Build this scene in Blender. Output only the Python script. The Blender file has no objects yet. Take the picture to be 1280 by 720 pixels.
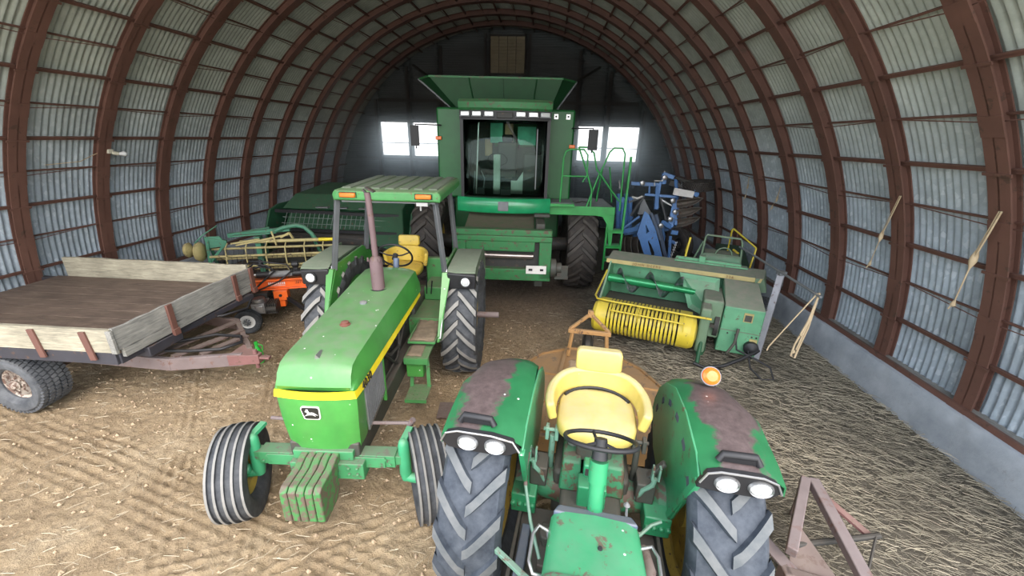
import bpy, bmesh, math, random
from mathutils import Vector as V, Matrix as M, Euler
random.seed(7)
S = bpy.context.scene
COL = S.collection
PI = math.pi
def R(a): return math.radians(a)

# ---------------------------------------------------------------- mesh builder
class MB:
    def __init__(s):
        s.v = []; s.f = []; s.m = []; s.T = M.Identity(4); s.mi = 0
    def add(s, vs, fs, mi=None):
        n = len(s.v)
        s.v += [tuple(s.T @ V(p)) for p in vs]
        s.f += [tuple(i + n for i in f) for f in fs]
        s.m += [s.mi if mi is None else mi] * len(fs)
        return s
    def box(s, c, d, rot=(0, 0, 0), taper=1.0):
        r = Euler(rot).to_matrix(); h = V(d) / 2; c = V(c); vs = []
        for z in (-1, 1):
            k = taper if z > 0 else 1.0
            for x, y in ((-1, -1), (1, -1), (1, 1), (-1, 1)):
                vs.append(c + r @ V((x * h.x * k, y * h.y * k, z * h.z)))
        return s.add(vs, [(3, 2, 1, 0), (4, 5, 6, 7), (0, 1, 5, 4), (1, 2, 6, 5), (2, 3, 7, 6), (3, 0, 4, 7)])
    def bx(s, x0, x1, y0, y1, z0, z1):
        return s.box(((x0 + x1) / 2, (y0 + y1) / 2, (z0 + z1) / 2), (abs(x1 - x0), abs(y1 - y0), abs(z1 - z0)))
    def bar(s, a, b, w, h, up=(0, 0, 1)):
        a = V(a); b = V(b); d = (b - a).normalized(); up = V(up)
        sd = d.cross(up)
        if sd.length < 1e-4: sd = d.cross(V((0, 1, 0)))
        sd.normalize(); u = sd.cross(d).normalized(); vs = []
        for p in (a, b):
            for x, y in ((-1, -1), (1, -1), (1, 1), (-1, 1)):
                vs.append(p + sd * x * w / 2 + u * y * h / 2)
        return s.add(vs, [(3, 2, 1, 0), (4, 5, 6, 7), (0, 1, 5, 4), (1, 2, 6, 5), (2, 3, 7, 6), (3, 0, 4, 7)])
    def hexa(s, p):   # 8 points: bottom 4 ccw, top 4
        return s.add(p, [(3, 2, 1, 0), (4, 5, 6, 7), (0, 1, 5, 4), (1, 2, 6, 5), (2, 3, 7, 6), (3, 0, 4, 7)])
    def tube(s, pts, r, n=8, closed=False, r2=None):
        pts = [V(p) for p in pts]; k = len(pts); vs = []; fs = []
        def tan(i):
            if closed: return (pts[(i + 1) % k] - pts[i - 1]).normalized()
            return (pts[min(i + 1, k - 1)] - pts[max(i - 1, 0)]).normalized()
        t = tan(0); u = t.orthogonal().normalized()
        for i in range(k):
            t = tan(i); u = (u - t * u.dot(t))
            u = u.normalized() if u.length > 1e-6 else t.orthogonal().normalized()
            w = t.cross(u); rr = r if r2 is None else r + (r2 - r) * i / (k - 1)
            for j in range(n):
                a = 2 * PI * j / n
                vs.append(pts[i] + u * math.cos(a) * rr + w * math.sin(a) * rr)
        for i in range(k if closed else k - 1):
            for j in range(n):
                a = i * n + j; b = i * n + (j + 1) % n; c = ((i + 1) % k) * n
                fs.append((a, b, c + (j + 1) % n, c + j))
        if not closed:
            fs.append(tuple(range(n))[::-1]); fs.append(tuple((k - 1) * n + j for j in range(n)))
        return s.add(vs, fs)
    def cyl(s, a, b, r, r2=None, n=20):
        return s.tube([a, b], r, n, False, r if r2 is None else r2)
    def lathe(s, prof, c=(0, 0, 0), ax='x', n=32, mis=None, closed=False):
        # prof: list of (offset along axis, radius)
        c = V(c); vs = []; k = len(prof)
        for (x, r) in prof:
            for j in range(n):
                a = 2 * PI * j / n; ca, sa = math.cos(a) * r, math.sin(a) * r
                p = {'x': (x, ca, sa), 'y': (ca, x, sa), 'z': (ca, sa, x)}[ax]
                vs.append(c + V(p))
        fs = []; ms = []
        for i in range(k if closed else k - 1):
            for j in range(n):
                fs.append((i * n + j, i * n + (j + 1) % n, ((i + 1) % k) * n + (j + 1) % n, ((i + 1) % k) * n + j))
                ms.append(mis[i] if mis else s.mi)
        if not closed:
            fs.append(tuple(range(n))[::-1]); ms.append(mis[0] if mis else s.mi)
            fs.append(tuple((k - 1) * n + j for j in range(n))); ms.append(mis[-1] if mis else s.mi)
        b = len(s.v); s.v += [tuple(s.T @ V(p)) for p in vs]; s.f += [tuple(i + b for i in f) for f in fs]; s.m += ms
        return s
    def prism(s, poly, a, b, plane='xz'):
        # polygon in plane, extruded from a to b on the third axis
        def p3(p, t): return {'xz': (p[0], t, p[1]), 'xy': (p[0], p[1], t), 'yz': (t, p[0], p[1])}[plane]
        n = len(poly); vs = [p3(p, a) for p in poly] + [p3(p, b) for p in poly]
        fs = [tuple(range(n))[::-1], tuple(range(n, 2 * n))] + [(i, (i + 1) % n, n + (i + 1) % n, n + i) for i in range(n)]
        return s.add(vs, fs)
    def loft(s, secs, cap=True, closed=True):
        n = len(secs[0]); vs = [p for q in secs for p in q]; fs = []
        for i in range(len(secs) - 1):
            for j in range(n if closed else n - 1):
                fs.append((i * n + j, i * n + (j + 1) % n, (i + 1) * n + (j + 1) % n, (i + 1) * n + j))
        if cap:
            fs.append(tuple(range(n))[::-1]); fs.append(tuple((len(secs) - 1) * n + j for j in range(n)))
        return s.add(vs, fs)
    def sheet(s, grid, th):   # grid rows of points -> thick sheet (solid)
        r = len(grid); c = len(grid[0]); P = [[V(p) for p in row] for row in grid]
        top = []; bot = []
        for i in range(r):
            for j in range(c):
                du = P[min(i + 1, r - 1)][j] - P[max(i - 1, 0)][j]; dv = P[i][min(j + 1, c - 1)] - P[i][max(j - 1, 0)]
                nn = du.cross(dv); nn = nn.normalized() if nn.length > 1e-9 else V((0, 0, 1))
                top.append(P[i][j] + nn * th / 2); bot.append(P[i][j] - nn * th / 2)
        N = r * c; fs = []
        for i in range(r - 1):
            for j in range(c - 1):
                a = i * c + j
                fs.append((a, a + 1, a + c + 1, a + c)[::-1]); fs.append((N + a, N + a + 1, N + a + c + 1, N + a + c))
        for j in range(c - 1):
            fs.append((j, j + 1, N + j + 1, N + j)); a = (r - 1) * c + j; fs.append((a + 1, a, N + a, N + a + 1))
        for i in range(r - 1):
            a = i * c; fs.append((a + c, a, N + a, N + a + c)); a = i * c + c - 1; fs.append((a, a + c, N + a + c, N + a))
        return s.add(top + bot, fs)
    def build(s, name, mat, parent=None, bevel=0, smooth=0.6, loc=None, seg=2):
        me = bpy.data.meshes.new(name); me.from_pydata(s.v, [], s.f)
        mats = mat if isinstance(mat, (list, tuple)) else [mat]
        for q in mats: me.materials.append(q)
        if len(mats) > 1: me.polygons.foreach_set('material_index', s.m)
        bm = bmesh.new(); bm.from_mesh(me); bmesh.ops.recalc_face_normals(bm, faces=bm.faces); bm.to_mesh(me); bm.free()
        if smooth:
            me.polygons.foreach_set('use_smooth', [True] * len(me.polygons)); me.set_sharp_from_angle(angle=smooth)
        o = bpy.data.objects.new(name, me); COL.objects.link(o)
        if parent: o.parent = parent
        if loc: o.location = loc
        if bevel:
            b = o.modifiers.new('b', 'BEVEL'); b.width = bevel; b.segments = seg; b.limit_method = 'ANGLE'; b.angle_limit = R(35)
        return o

def tag(o, label=None, cat=None, group=None, kind=None):
    if label: o['label'] = label
    if cat: o['category'] = cat
    if group: o['group'] = group
    if kind: o['kind'] = kind
    return o
def root(name, loc, rz, label, cat, group=None, rot=None):
    o = bpy.data.objects.new(name, None); COL.objects.link(o); o.location = loc
    o.rotation_euler = rot if rot else (0, 0, rz); o.empty_display_size = .1
    return tag(o, label, cat, group)
def sub(name, parent, loc=(0, 0, 0), rot=(0, 0, 0)):
    o = bpy.data.objects.new(name, None); COL.objects.link(o); o.parent = parent; o.location = loc; o.rotation_euler = rot
    return o
def text(name, body, size, mat, parent, loc, rot, ext=.001, shear=0, space=1, off=0):
    c = bpy.data.curves.new(name, 'FONT'); c.body = body; c.size = size; c.extrude = ext; c.shear = shear; c.space_character = space
    c.align_x = 'CENTER'; c.align_y = 'CENTER'; c.offset = off
    o = bpy.data.objects.new(name, c); COL.objects.link(o); o.location = loc; o.rotation_euler = rot
    me = bpy.data.meshes.new_from_object(o.evaluated_get(bpy.context.evaluated_depsgraph_get())) if False else bpy.data.meshes.new_from_object(o)
    bpy.data.objects.remove(o); o = bpy.data.objects.new(name, me); COL.objects.link(o); o.location = loc; o.rotation_euler = rot
    me.materials.clear(); me.materials.append(mat)
    if parent: o.parent = parent
    return o
def arc(c, r, a0, a1, n, plane='xz', off=0):
    out = []
    for i in range(n + 1):
        a = R(a0 + (a1 - a0) * i / n); p, q = math.cos(a) * r, math.sin(a) * r
        out.append({'xz': (c[0] + p, c[1], c[2] + q), 'yz': (c[0], c[1] + p, c[2] + q), 'xy': (c[0] + p, c[1] + q, c[2])}[plane])
    return out

# ---------------------------------------------------------------- materials
def newmat(name):
    m = bpy.data.materials.new(name); m.use_nodes = True; nt = m.node_tree; b = nt.nodes['Principled BSDF']
    return m, nt, b
def nd(nt, t, **k):
    n = nt.nodes.new(t)
    for a, v in k.items():
        if a in n.inputs: n.inputs[a].default_value = v
        else: setattr(n, a, v)
    return n
def ramp(nt, src, stops):
    r = nt.nodes.new('ShaderNodeValToRGB'); e = r.color_ramp.elements
    while len(e) < len(stops): e.new(.5)
    for i, (p, c) in enumerate(stops):
        e[i].position = p; e[i].color = (c, c, c, 1) if isinstance(c, (int, float)) else (*c, 1)
    nt.links.new(src, r.inputs[0]); return r
def mix(nt, fac, a, b, mode='MIX'):
    m = nt.nodes.new('ShaderNodeMix'); m.data_type = 'RGBA'; m.blend_type = mode
    if isinstance(fac, (int, float)): m.inputs[0].default_value = fac
    else: nt.links.new(fac, m.inputs[0])
    for i, c in ((6, a), (7, b)):
        if isinstance(c, (tuple, list)): m.inputs[i].default_value = (*c[:3], 1)
        else: nt.links.new(c, m.inputs[i])
    return m.outputs[2]
def math_(nt, op, a, b=None):
    m = nt.nodes.new('ShaderNodeMath'); m.operation = op
    for i, c in enumerate((a, b)):
        if c is None: continue
        if isinstance(c, (int, float)): m.inputs[i].default_value = c
        else: nt.links.new(c, m.inputs[i])
    return m.outputs[0]
def noise(nt, scale, detail=4, rough=.55, vec=None, dist=0):
    n = nd(nt, 'ShaderNodeTexNoise', Scale=scale, Detail=detail, Roughness=rough, Distortion=dist)
    if vec is None:
        tc = nt.nodes.new('ShaderNodeTexCoord'); vec = tc.outputs['Object']
    nt.links.new(vec, n.inputs['Vector']); return n.outputs[0]
def mapped(nt, scale=(1, 1, 1), rot=(0, 0, 0)):
    tc = nt.nodes.new('ShaderNodeTexCoord'); mp = nt.nodes.new('ShaderNodeMapping')
    mp.inputs['Scale'].default_value = scale; mp.inputs['Rotation'].default_value = rot
    nt.links.new(tc.outputs['Object'], mp.inputs[0]); return mp.outputs[0]
def bump(nt, b, h, st=.3, dist=.01):
    n = nd(nt, 'ShaderNodeBump', Strength=st, Distance=dist); nt.links.new(h, n.inputs['Height']); nt.links.new(n.outputs[0], b.inputs['Normal'])

def paint(name, col, dust=.35, rough=.4, dcol=(.30, .27, .21), wear=.0, wcol=(.10, .055, .035), scale=5, metal=0, spots=0, var=.18, clear=0):
    """old paint: tone variation, settled dust on upward faces, worn-through patches, bird-dropping spots"""
    m, nt, b = newmat(name); L = nt.links.new
    n1 = noise(nt, scale, 5); r1 = ramp(nt, n1, [(.3, 1 - var), (.7, 1 + var * .6)])
    c = mix(nt, 1.0, tuple(col), r1.outputs[0], 'MULTIPLY')
    if wear:
        n2 = noise(nt, scale * 2.3, 8, .7, dist=.3)
        w = ramp(nt, n2, [(.62 - wear * .3, 0), (.68 - wear * .3, 1)])
        c = mix(nt, w.outputs[0], c, tuple(wcol))
    if dust:
        g = nt.nodes.new('ShaderNodeNewGeometry'); sx = nt.nodes.new('ShaderNodeSeparateXYZ'); L(g.outputs['Normal'], sx.inputs[0])
        up = ramp(nt, sx.outputs[2], [(.25, .12), (.95, 1.0)])
        n3 = noise(nt, scale * 1.7, 8, .65); r3 = ramp(nt, n3, [(.25, .35), (.7, 1)])
        f = math_(nt, 'MULTIPLY', math_(nt, 'MULTIPLY', up.outputs[0], r3.outputs[0]), dust)
        c = mix(nt, f, c, tuple(dcol))
        ro = math_(nt, 'ADD', math_(nt, 'MULTIPLY', f, .5), rough); L(ro, b.inputs['Roughness'])
    else:
        b.inputs['Roughness'].default_value = rough
    if spots:
        vo = nd(nt, 'ShaderNodeTexVoronoi', Scale=14.0); tc = nt.nodes.new('ShaderNodeTexCoord'); L(tc.outputs['Object'], vo.inputs['Vector'])
        s1 = ramp(nt, vo.outputs['Distance'], [(.06, 1), (.12, 0)])
        sc = nt.nodes.new('ShaderNodeSeparateColor'); L(vo.outputs['Color'], sc.inputs[0])
        s2 = ramp(nt, sc.outputs[0], [(1 - spots - .02, 0), (1 - spots, 1)])
        c = mix(nt, math_(nt, 'MULTIPLY', s1.outputs[0], s2.outputs[0]), c, (.75, .75, .7))
    L(c, b.inputs['Base Color']); b.inputs['Metallic'].default_value = metal
    if clear: b.inputs['Coat Weight'].default_value = clear; b.inputs['Coat Roughness'].default_value = .12
    n4 = noise(nt, 60, 3); bump(nt, b, n4, .08, .004)
    return m

G4030 = paint('green_paint_bright', (.05, .275, .045), dust=.85, rough=.32, dcol=(.16, .20, .13), spots=.22, clear=.3)
G4030D = paint('green_paint_dusty', (.045, .23, .06), dust=.8, rough=.5, dcol=(.19, .18, .125), wear=.10)
GTEAL = paint('green_paint_teal', (.025, .27, .11), dust=.35, rough=.35, dcol=(.18, .24, .18), wear=.12, spots=.12, clear=.2)
GTEALD = paint('green_paint_worn', (.03, .20, .09), dust=.55, rough=.5, dcol=(.13, .12, .10), wear=.42)
GFEND = paint('green_fender_paint', (.02, .19, .06), dust=.6, rough=.38, dcol=(.115, .095, .085), wear=.38, wcol=(.085, .055, .055), spots=.16, scale=1.6)
GCOMB = paint('combine_green', (.008, .11, .024), dust=.15, rough=.45, dcol=(.06, .14, .06), var=.12)
GCOMBL = paint('combine_green_lower', (.022, .17, .05), dust=.65, rough=.5, dcol=(.13, .125, .085), wear=.22)
GTANK = paint('grain_tank_shaded_green', (.007, .065, .018), dust=.2, rough=.55, dcol=(.05, .08, .05))  # combine green darkened, the tank's shade is put into its colour
GBALER = paint('baler_green', (.10, .33, .17), dust=.85, rough=.6, dcol=(.33, .33, .26), wear=.04)
GBALERD = paint('baler_dusty_top', (.13, .22, .13), dust=1.0, rough=.7, dcol=(.27, .25, .20))
GDARK = paint('dark_green_old', (.012, .085, .035), dust=.6, rough=.6, dcol=(.075, .095, .065), wear=.1)
GRAKE = paint('rake_green', (.05, .22, .13), dust=.4, rough=.5, wear=.12)
YEL = paint('yellow_paint', (.62, .48, .035), dust=.3, rough=.4, dcol=(.5, .44, .2), wear=.02)
YSTRIPE = paint('yellow_stripe', (.85, .68, .02), dust=.1, rough=.4)
YPALE = paint('pale_yellow', (.52, .44, .19), dust=.4, rough=.55, dcol=(.33, .29, .2), wear=.14)
YSEAT = paint('seat_vinyl_yellow', (.60, .47, .11), dust=.85, rough=.36, dcol=(.47, .42, .25), wear=.0, spots=.05, scale=7)
YSEAT2 = paint('seat_vinyl_ochre', (.55, .38, .05), dust=.35, rough=.4, dcol=(.5, .38, .14), wear=.10, wcol=(.2, .14, .05))
YRIM = paint('rim_yellow', (.42, .30, .05), dust=.35, rough=.5, dcol=(.3, .24, .13), wear=.18)
ORANGE = paint('splitter_orange', (.80, .13, .015), dust=.15, rough=.35, wear=.03)
RIB = paint('red_oxide_steel', (.15, .072, .052), dust=.25, rough=.6, dcol=(.17, .11, .085), wear=.12, wcol=(.09, .05, .035), scale=3)
RUST = paint('rusty_iron', (.13, .09, .08), dust=.5, rough=.7, dcol=(.20, .17, .14), wear=.25, wcol=(.09, .05, .04))
RUSTP = paint('rusty_mauve_frame', (.17, .13, .125), dust=.45, rough=.6, dcol=(.28, .24, .23), wear=.2, wcol=(.14, .075, .06), spots=.08)
REDP = paint('faded_red_steel', (.19, .085, .08), dust=.3, rough=.6, wear=.15)
BLUE = paint('plow_blue', (.10, .23, .50), dust=.35, rough=.42, dcol=(.25, .30, .38), wear=.06)
BLACK = paint('black_plastic', (.010, .010, .012), dust=.3, rough=.5, dcol=(.06, .06, .06))
DKGREY = paint('dark_machinery', (.03, .03, .028), dust=.6, rough=.6, dcol=(.10, .085, .065), wear=.1)
GREASE = paint('greasy_cast_iron', (.05, .055, .045), dust=.7, rough=.55, dcol=(.12, .10, .08), wear=.3, wcol=(.06, .045, .035))
STEEL = paint('bare_steel', (.42, .42, .42), dust=.2, rough=.35, metal=.8, wear=.08)
GREYD = paint('dark_grey_post', (.075, .08, .085), dust=.2, rough=.5)
GREYM = paint('grey_paint', (.17, .18, .19), dust=.35, rough=.5)
BLUEG = paint('blue_grey_paint', (.08, .11, .17), dust=.4, rough=.4)
MUFF = paint('muffler_purple_rust', (.125, .078, .082), dust=.2, rough=.65, wear=.1)
TANP = paint('tan_deck_paint', (.34, .19, .07), dust=.7, rough=.6, dcol=(.20, .15, .10), wear=.2, wcol=(.11, .08, .06), scale=3)
TANB = paint('tan_tube_paint', (.40, .22, .08), dust=.3, rough=.55, wear=.12)
WHITE = paint('white_paint', (.75, .75, .73), dust=.15, rough=.45)
ROPE = paint('twine', (.58, .45, .28), dust=.2, rough=.9)
AMBER = paint('amber_lens', (.85, .17, .02), dust=.05, rough=.2)
LETW = paint('white_lettering', (.75, .72, .68), dust=0, rough=.5)
LETB = paint('black_lettering', (.015, .015, .012), dust=0, rough=.5)
LETY = paint('faded_brown_lettering', (.22, .10, .03), dust=.1, rough=.6)
DISC = paint('dull_plow_steel', (.14, .12, .10), dust=.4, rough=.55, dcol=(.2, .17, .14), wear=.25)
REDCAP = paint('rusty_red_cap', (.17, .045, .03), dust=.2, rough=.6)
BOTTLE = paint('bright_green_plastic', (.03, .55, .06), dust=.05, rough=.35)
GREYROOF = paint('dusty_canopy_top', (.10, .14, .09), dust=.8, rough=.75, dcol=(.16, .175, .13))
def mk_fender():
    m, nt, b = newmat('fender_green_with_bare_patch'); L = nt.links.new
    tc = nt.nodes.new('ShaderNodeTexCoord'); sx = nt.nodes.new('ShaderNodeSeparateXYZ'); L(tc.outputs['Object'], sx.inputs[0])
    # worn to primer along the crown of each fender, green left along the edges
    ax = math_(nt, 'ABSOLUTE', math_(nt, 'SUBTRACT', math_(nt, 'ABSOLUTE', sx.outputs[0]), .73))
    ay = math_(nt, 'ABSOLUTE', math_(nt, 'SUBTRACT', sx.outputs[1], .02))
    v = math_(nt, 'ADD', math_(nt, 'MULTIPLY', ax, 3.6), math_(nt, 'MULTIPLY', ay, .75))
    v = math_(nt, 'ADD', v, math_(nt, 'MULTIPLY', math_(nt, 'SUBTRACT', noise(nt, 5, 8, .7), .5), 1.5))
    w = ramp(nt, v, [(.60, 1), (.74, 0)])
    g = mix(nt, 1.0, (.022, .15, .055), ramp(nt, noise(nt, 4, 5), [(.3, .75), (.7, 1.15)]).outputs[0], 'MULTIPLY')
    p = mix(nt, 1.0, (.105, .078, .075), ramp(nt, noise(nt, 22, 8, .7), [(.3, .6), (.7, 1.3)]).outputs[0], 'MULTIPLY')
    c = mix(nt, w.outputs[0], g, p)
    vo = nd(nt, 'ShaderNodeTexVoronoi', Scale=12.0); L(tc.outputs['Object'], vo.inputs['Vector'])
    s1 = ramp(nt, vo.outputs['Distance'], [(.05, 1), (.10, 0)]); sc = nt.nodes.new('ShaderNodeSeparateColor'); L(vo.outputs['Color'], sc.inputs[0])
    s2 = ramp(nt, sc.outputs[0], [(.80, 0), (.82, 1)]); c = mix(nt, math_(nt, 'MULTIPLY', s1.outputs[0], s2.outputs[0]), c, (.7, .7, .66))
    L(c, b.inputs['Base Color']); b.inputs['Roughness'].default_value = .42; return m
GFEND = mk_fender()
def mk_lens():
    m, nt, b = newmat('headlight_glass'); n = nd(nt, 'ShaderNodeTexWave', Scale=22.0); n.bands_direction = 'X'
    tc = nt.nodes.new('ShaderNodeTexCoord'); nt.links.new(tc.outputs['Object'], n.inputs['Vector'])
    r = ramp(nt, n.outputs[0], [(.2, (.55, .58, .58)), (.8, (.85, .87, .86))]); nt.links.new(r.outputs[0], b.inputs['Base Color'])
    b.inputs['Metallic'].default_value = .35; b.inputs['Roughness'].default_value = .18; b.inputs['Coat Weight'].default_value = .8
    return m
LENS = mk_lens()
def mk_rubber(name, col, dust, dcol):
    m, nt, b = newmat(name); n1 = noise(nt, 9, 8, .65)
    r = ramp(nt, n1, [(.35, 0), (.75, dust)]); c = mix(nt, r.outputs[0], tuple(col), tuple(dcol))
    nt.links.new(c, b.inputs['Base Color']); b.inputs['Roughness'].default_value = .75
    bump(nt, b, noise(nt, 45, 5), .12, .006); return m
TIRE = mk_rubber('tire_rubber', (.03, .034, .04), .8, (.11, .115, .12))
TIREB = mk_rubber('near_tire_rubber', (.024, .032, .045), .7, (.11, .125, .145))
LUG = mk_rubber('lug_worn_face', (.20, .195, .18), .7, (.30, .285, .26))
LUGB = mk_rubber('lug_grey_face', (.085, .095, .10), .8, (.17, .17, .165))
LUGD = mk_rubber('combine_lug_face', (.05, .045, .04), .8, (.10, .085, .07))
TIREC = mk_rubber('combine_rubber', (.025, .022, .02), .8, (.075, .06, .048))
TIREG = mk_rubber('cart_tire_rubber', (.05, .055, .062), .8, (.15, .155, .16))

def mk_galv():
    m, nt, b = newmat('galvanised_sheet'); L = nt.links.new
    tc = nt.nodes.new('ShaderNodeTexCoord')
    mp = nt.nodes.new('ShaderNodeMapping'); mp.inputs['Scale'].default_value = (1, 1, 1); L(tc.outputs['Object'], mp.inputs[0])
    mp.inputs['Scale'].default_value = (1, 2.2, 1); vo = nd(nt, 'ShaderNodeTexVoronoi', Scale=16.0); L(mp.outputs[0], vo.inputs['Vector'])
    sc = nt.nodes.new('ShaderNodeSeparateColor'); L(vo.outputs['Color'], sc.inputs[0])
    sp = ramp(nt, sc.outputs[0], [(0, (.38, .44, .49)), (.8, (.43, .50, .55)), (1, (.56, .62, .66))])
    n2 = noise(nt, 1.3, 6, .7); r2 = ramp(nt, n2, [(.3, (.62, .62, .60)), (.7, (1.1, 1.1, 1.1))])
    c = mix(nt, 1.0, sp.outputs[0], r2.outputs[0], 'MULTIPLY')
    # khaki tint on the upper roof sheets
    sx = nt.nodes.new('ShaderNodeSeparateXYZ'); L(tc.outputs['Object'], sx.inputs[0])
    hi = ramp(nt, math_(nt, 'DIVIDE', sx.outputs[2], 6.5), [(.35, 0), (.62, .75)])
    c = mix(nt, hi.outputs[0], c, mix(nt, 1.0, (.42, .45, .35), r2.outputs[0], 'MULTIPLY'))
    n3 = noise(nt, 5, 8, .7); r3 = ramp(nt, n3, [(.62, 0), (.75, .5)]); c = mix(nt, r3.outputs[0], c, (.13, .11, .09))
    L(c, b.inputs['Base Color']); b.inputs['Metallic'].default_value = .12; b.inputs['Roughness'].default_value = .5
    return m
GALV = mk_galv()
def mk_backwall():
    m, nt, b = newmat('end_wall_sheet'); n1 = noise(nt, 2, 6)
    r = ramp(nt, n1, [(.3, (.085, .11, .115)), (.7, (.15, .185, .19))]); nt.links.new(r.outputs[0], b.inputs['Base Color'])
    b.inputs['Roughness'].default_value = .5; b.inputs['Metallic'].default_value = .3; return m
BACKW = mk_backwall()
def mk_concrete():
    m, nt, b = newmat('poured_concrete'); n1 = noise(nt, 2.2, 8, .65); r = ramp(nt, n1, [(.3, (.26, .29, .32)), (.7, (.44, .47, .50))])
    n2 = noise(nt, 9, 8, .75); r2 = ramp(nt, n2, [(.6, 0), (.72, .6)]); c = mix(nt, r2.outputs[0], r.outputs[0], (.2, .19, .17))
    nt.links.new(c, b.inputs['Base Color']); b.inputs['Roughness'].default_value = .85; bump(nt, b, noise(nt, 14, 8, .7), .35, .012); return m
CONC = mk_concrete()
def mk_wood(name, a, bb, sc=1.0, rot=(0, 0, 0), stretch=(1.2, 14, 14)):
    m, nt, b = newmat(name); v = mapped(nt, stretch, rot); n1 = noise(nt, 3.2 * sc, 10, .72, v, .8)
    r = ramp(nt, n1, [(.32, a), (.66, bb)]); n2 = noise(nt, 3, 5); r2 = ramp(nt, n2, [(.3, .75), (.7, 1.1)])
    c = mix(nt, 1.0, r.outputs[0], r2.outputs[0], 'MULTIPLY'); nt.links.new(c, b.inputs['Base Color'])
    b.inputs['Roughness'].default_value = .8; bump(nt, b, n1, .3, .006); return m
WOODX = mk_wood('weathered_board_long', (.20, .185, .14), (.46, .42, .31))
WOODY = mk_wood('weathered_board_side', (.16, .16, .15), (.38, .37, .33), stretch=(14, 1.2, 14))
BED = mk_wood('dark_plank_bed', (.085, .06, .045), (.17, .125, .095), stretch=(1.0, 5, 5))
STRAW = paint('straw', (.30, .265, .19), dust=.0, rough=.85, var=.5, scale=1.2)
STRAWL = paint('straw_pale', (.50, .43, .31), dust=.0, rough=.85, var=.2)
def mk_floor():
    m, nt, b = newmat('dirt_floor'); L = nt.links.new
    tc = nt.nodes.new('ShaderNodeTexCoord'); sx = nt.nodes.new('ShaderNodeSeparateXYZ'); L(tc.outputs['Object'], sx.inputs[0])
    n1 = noise(nt, 1.1, 8, .7); n2 = noise(nt, 12, 8, .75)
    base = ramp(nt, n1, [(.3, (.30, .21, .118)), (.5, (.41, .30, .175)), (.72, (.53, .41, .26))])
    fine = ramp(nt, n2, [(.28, .5), (.5, 1.0), (.8, 1.3)])
    c = mix(nt, 1.0, base.outputs[0], fine.outputs[0], 'MULTIPLY')
    # the dirt is darker towards the back, chaff-grey along the right wall
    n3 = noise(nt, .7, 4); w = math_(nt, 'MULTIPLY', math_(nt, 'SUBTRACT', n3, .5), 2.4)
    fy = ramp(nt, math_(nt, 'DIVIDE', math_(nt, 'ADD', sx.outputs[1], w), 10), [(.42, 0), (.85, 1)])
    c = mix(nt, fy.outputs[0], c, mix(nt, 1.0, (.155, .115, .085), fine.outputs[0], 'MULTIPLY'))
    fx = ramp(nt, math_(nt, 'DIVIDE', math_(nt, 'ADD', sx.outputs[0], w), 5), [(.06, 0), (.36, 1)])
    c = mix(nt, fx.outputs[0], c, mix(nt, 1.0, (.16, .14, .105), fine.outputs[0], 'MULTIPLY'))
    L(c, b.inputs['Base Color']); b.inputs['Roughness'].default_value = .95
    h = math_(nt, 'ADD', n2, math_(nt, 'MULTIPLY', noise(nt, 40, 6, .7), .5)); bump(nt, b, h, 1.0, .05)
    return m
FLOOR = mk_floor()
def mk_glass():
    m, nt, b = newmat('cab_glass'); b.inputs['Base Color'].default_value = (.55, .7, .66, 1); b.inputs['Transmission Weight'].default_value = .0
    out = nt.nodes['Material Output']; tr = nd(nt, 'ShaderNodeBsdfTransparent'); tr.inputs[0].default_value = (.75, .84, .80, 1)
    gl = nd(nt, 'ShaderNodeBsdfGlossy', Roughness=.03); gl.inputs[0].default_value = (.35, .4, .39, 1)
    fr = nd(nt, 'ShaderNodeFresnel', IOR=1.5); mx = nt.nodes.new('ShaderNodeMixShader')
    nt.links.new(fr.outputs[0], mx.inputs[0]); nt.links.new(tr.outputs[0], mx.inputs[1]); nt.links.new(gl.outputs[0], mx.inputs[2])
    nt.links.new(mx.outputs[0], out.inputs[0]); return m
GLASS = mk_glass()

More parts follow.
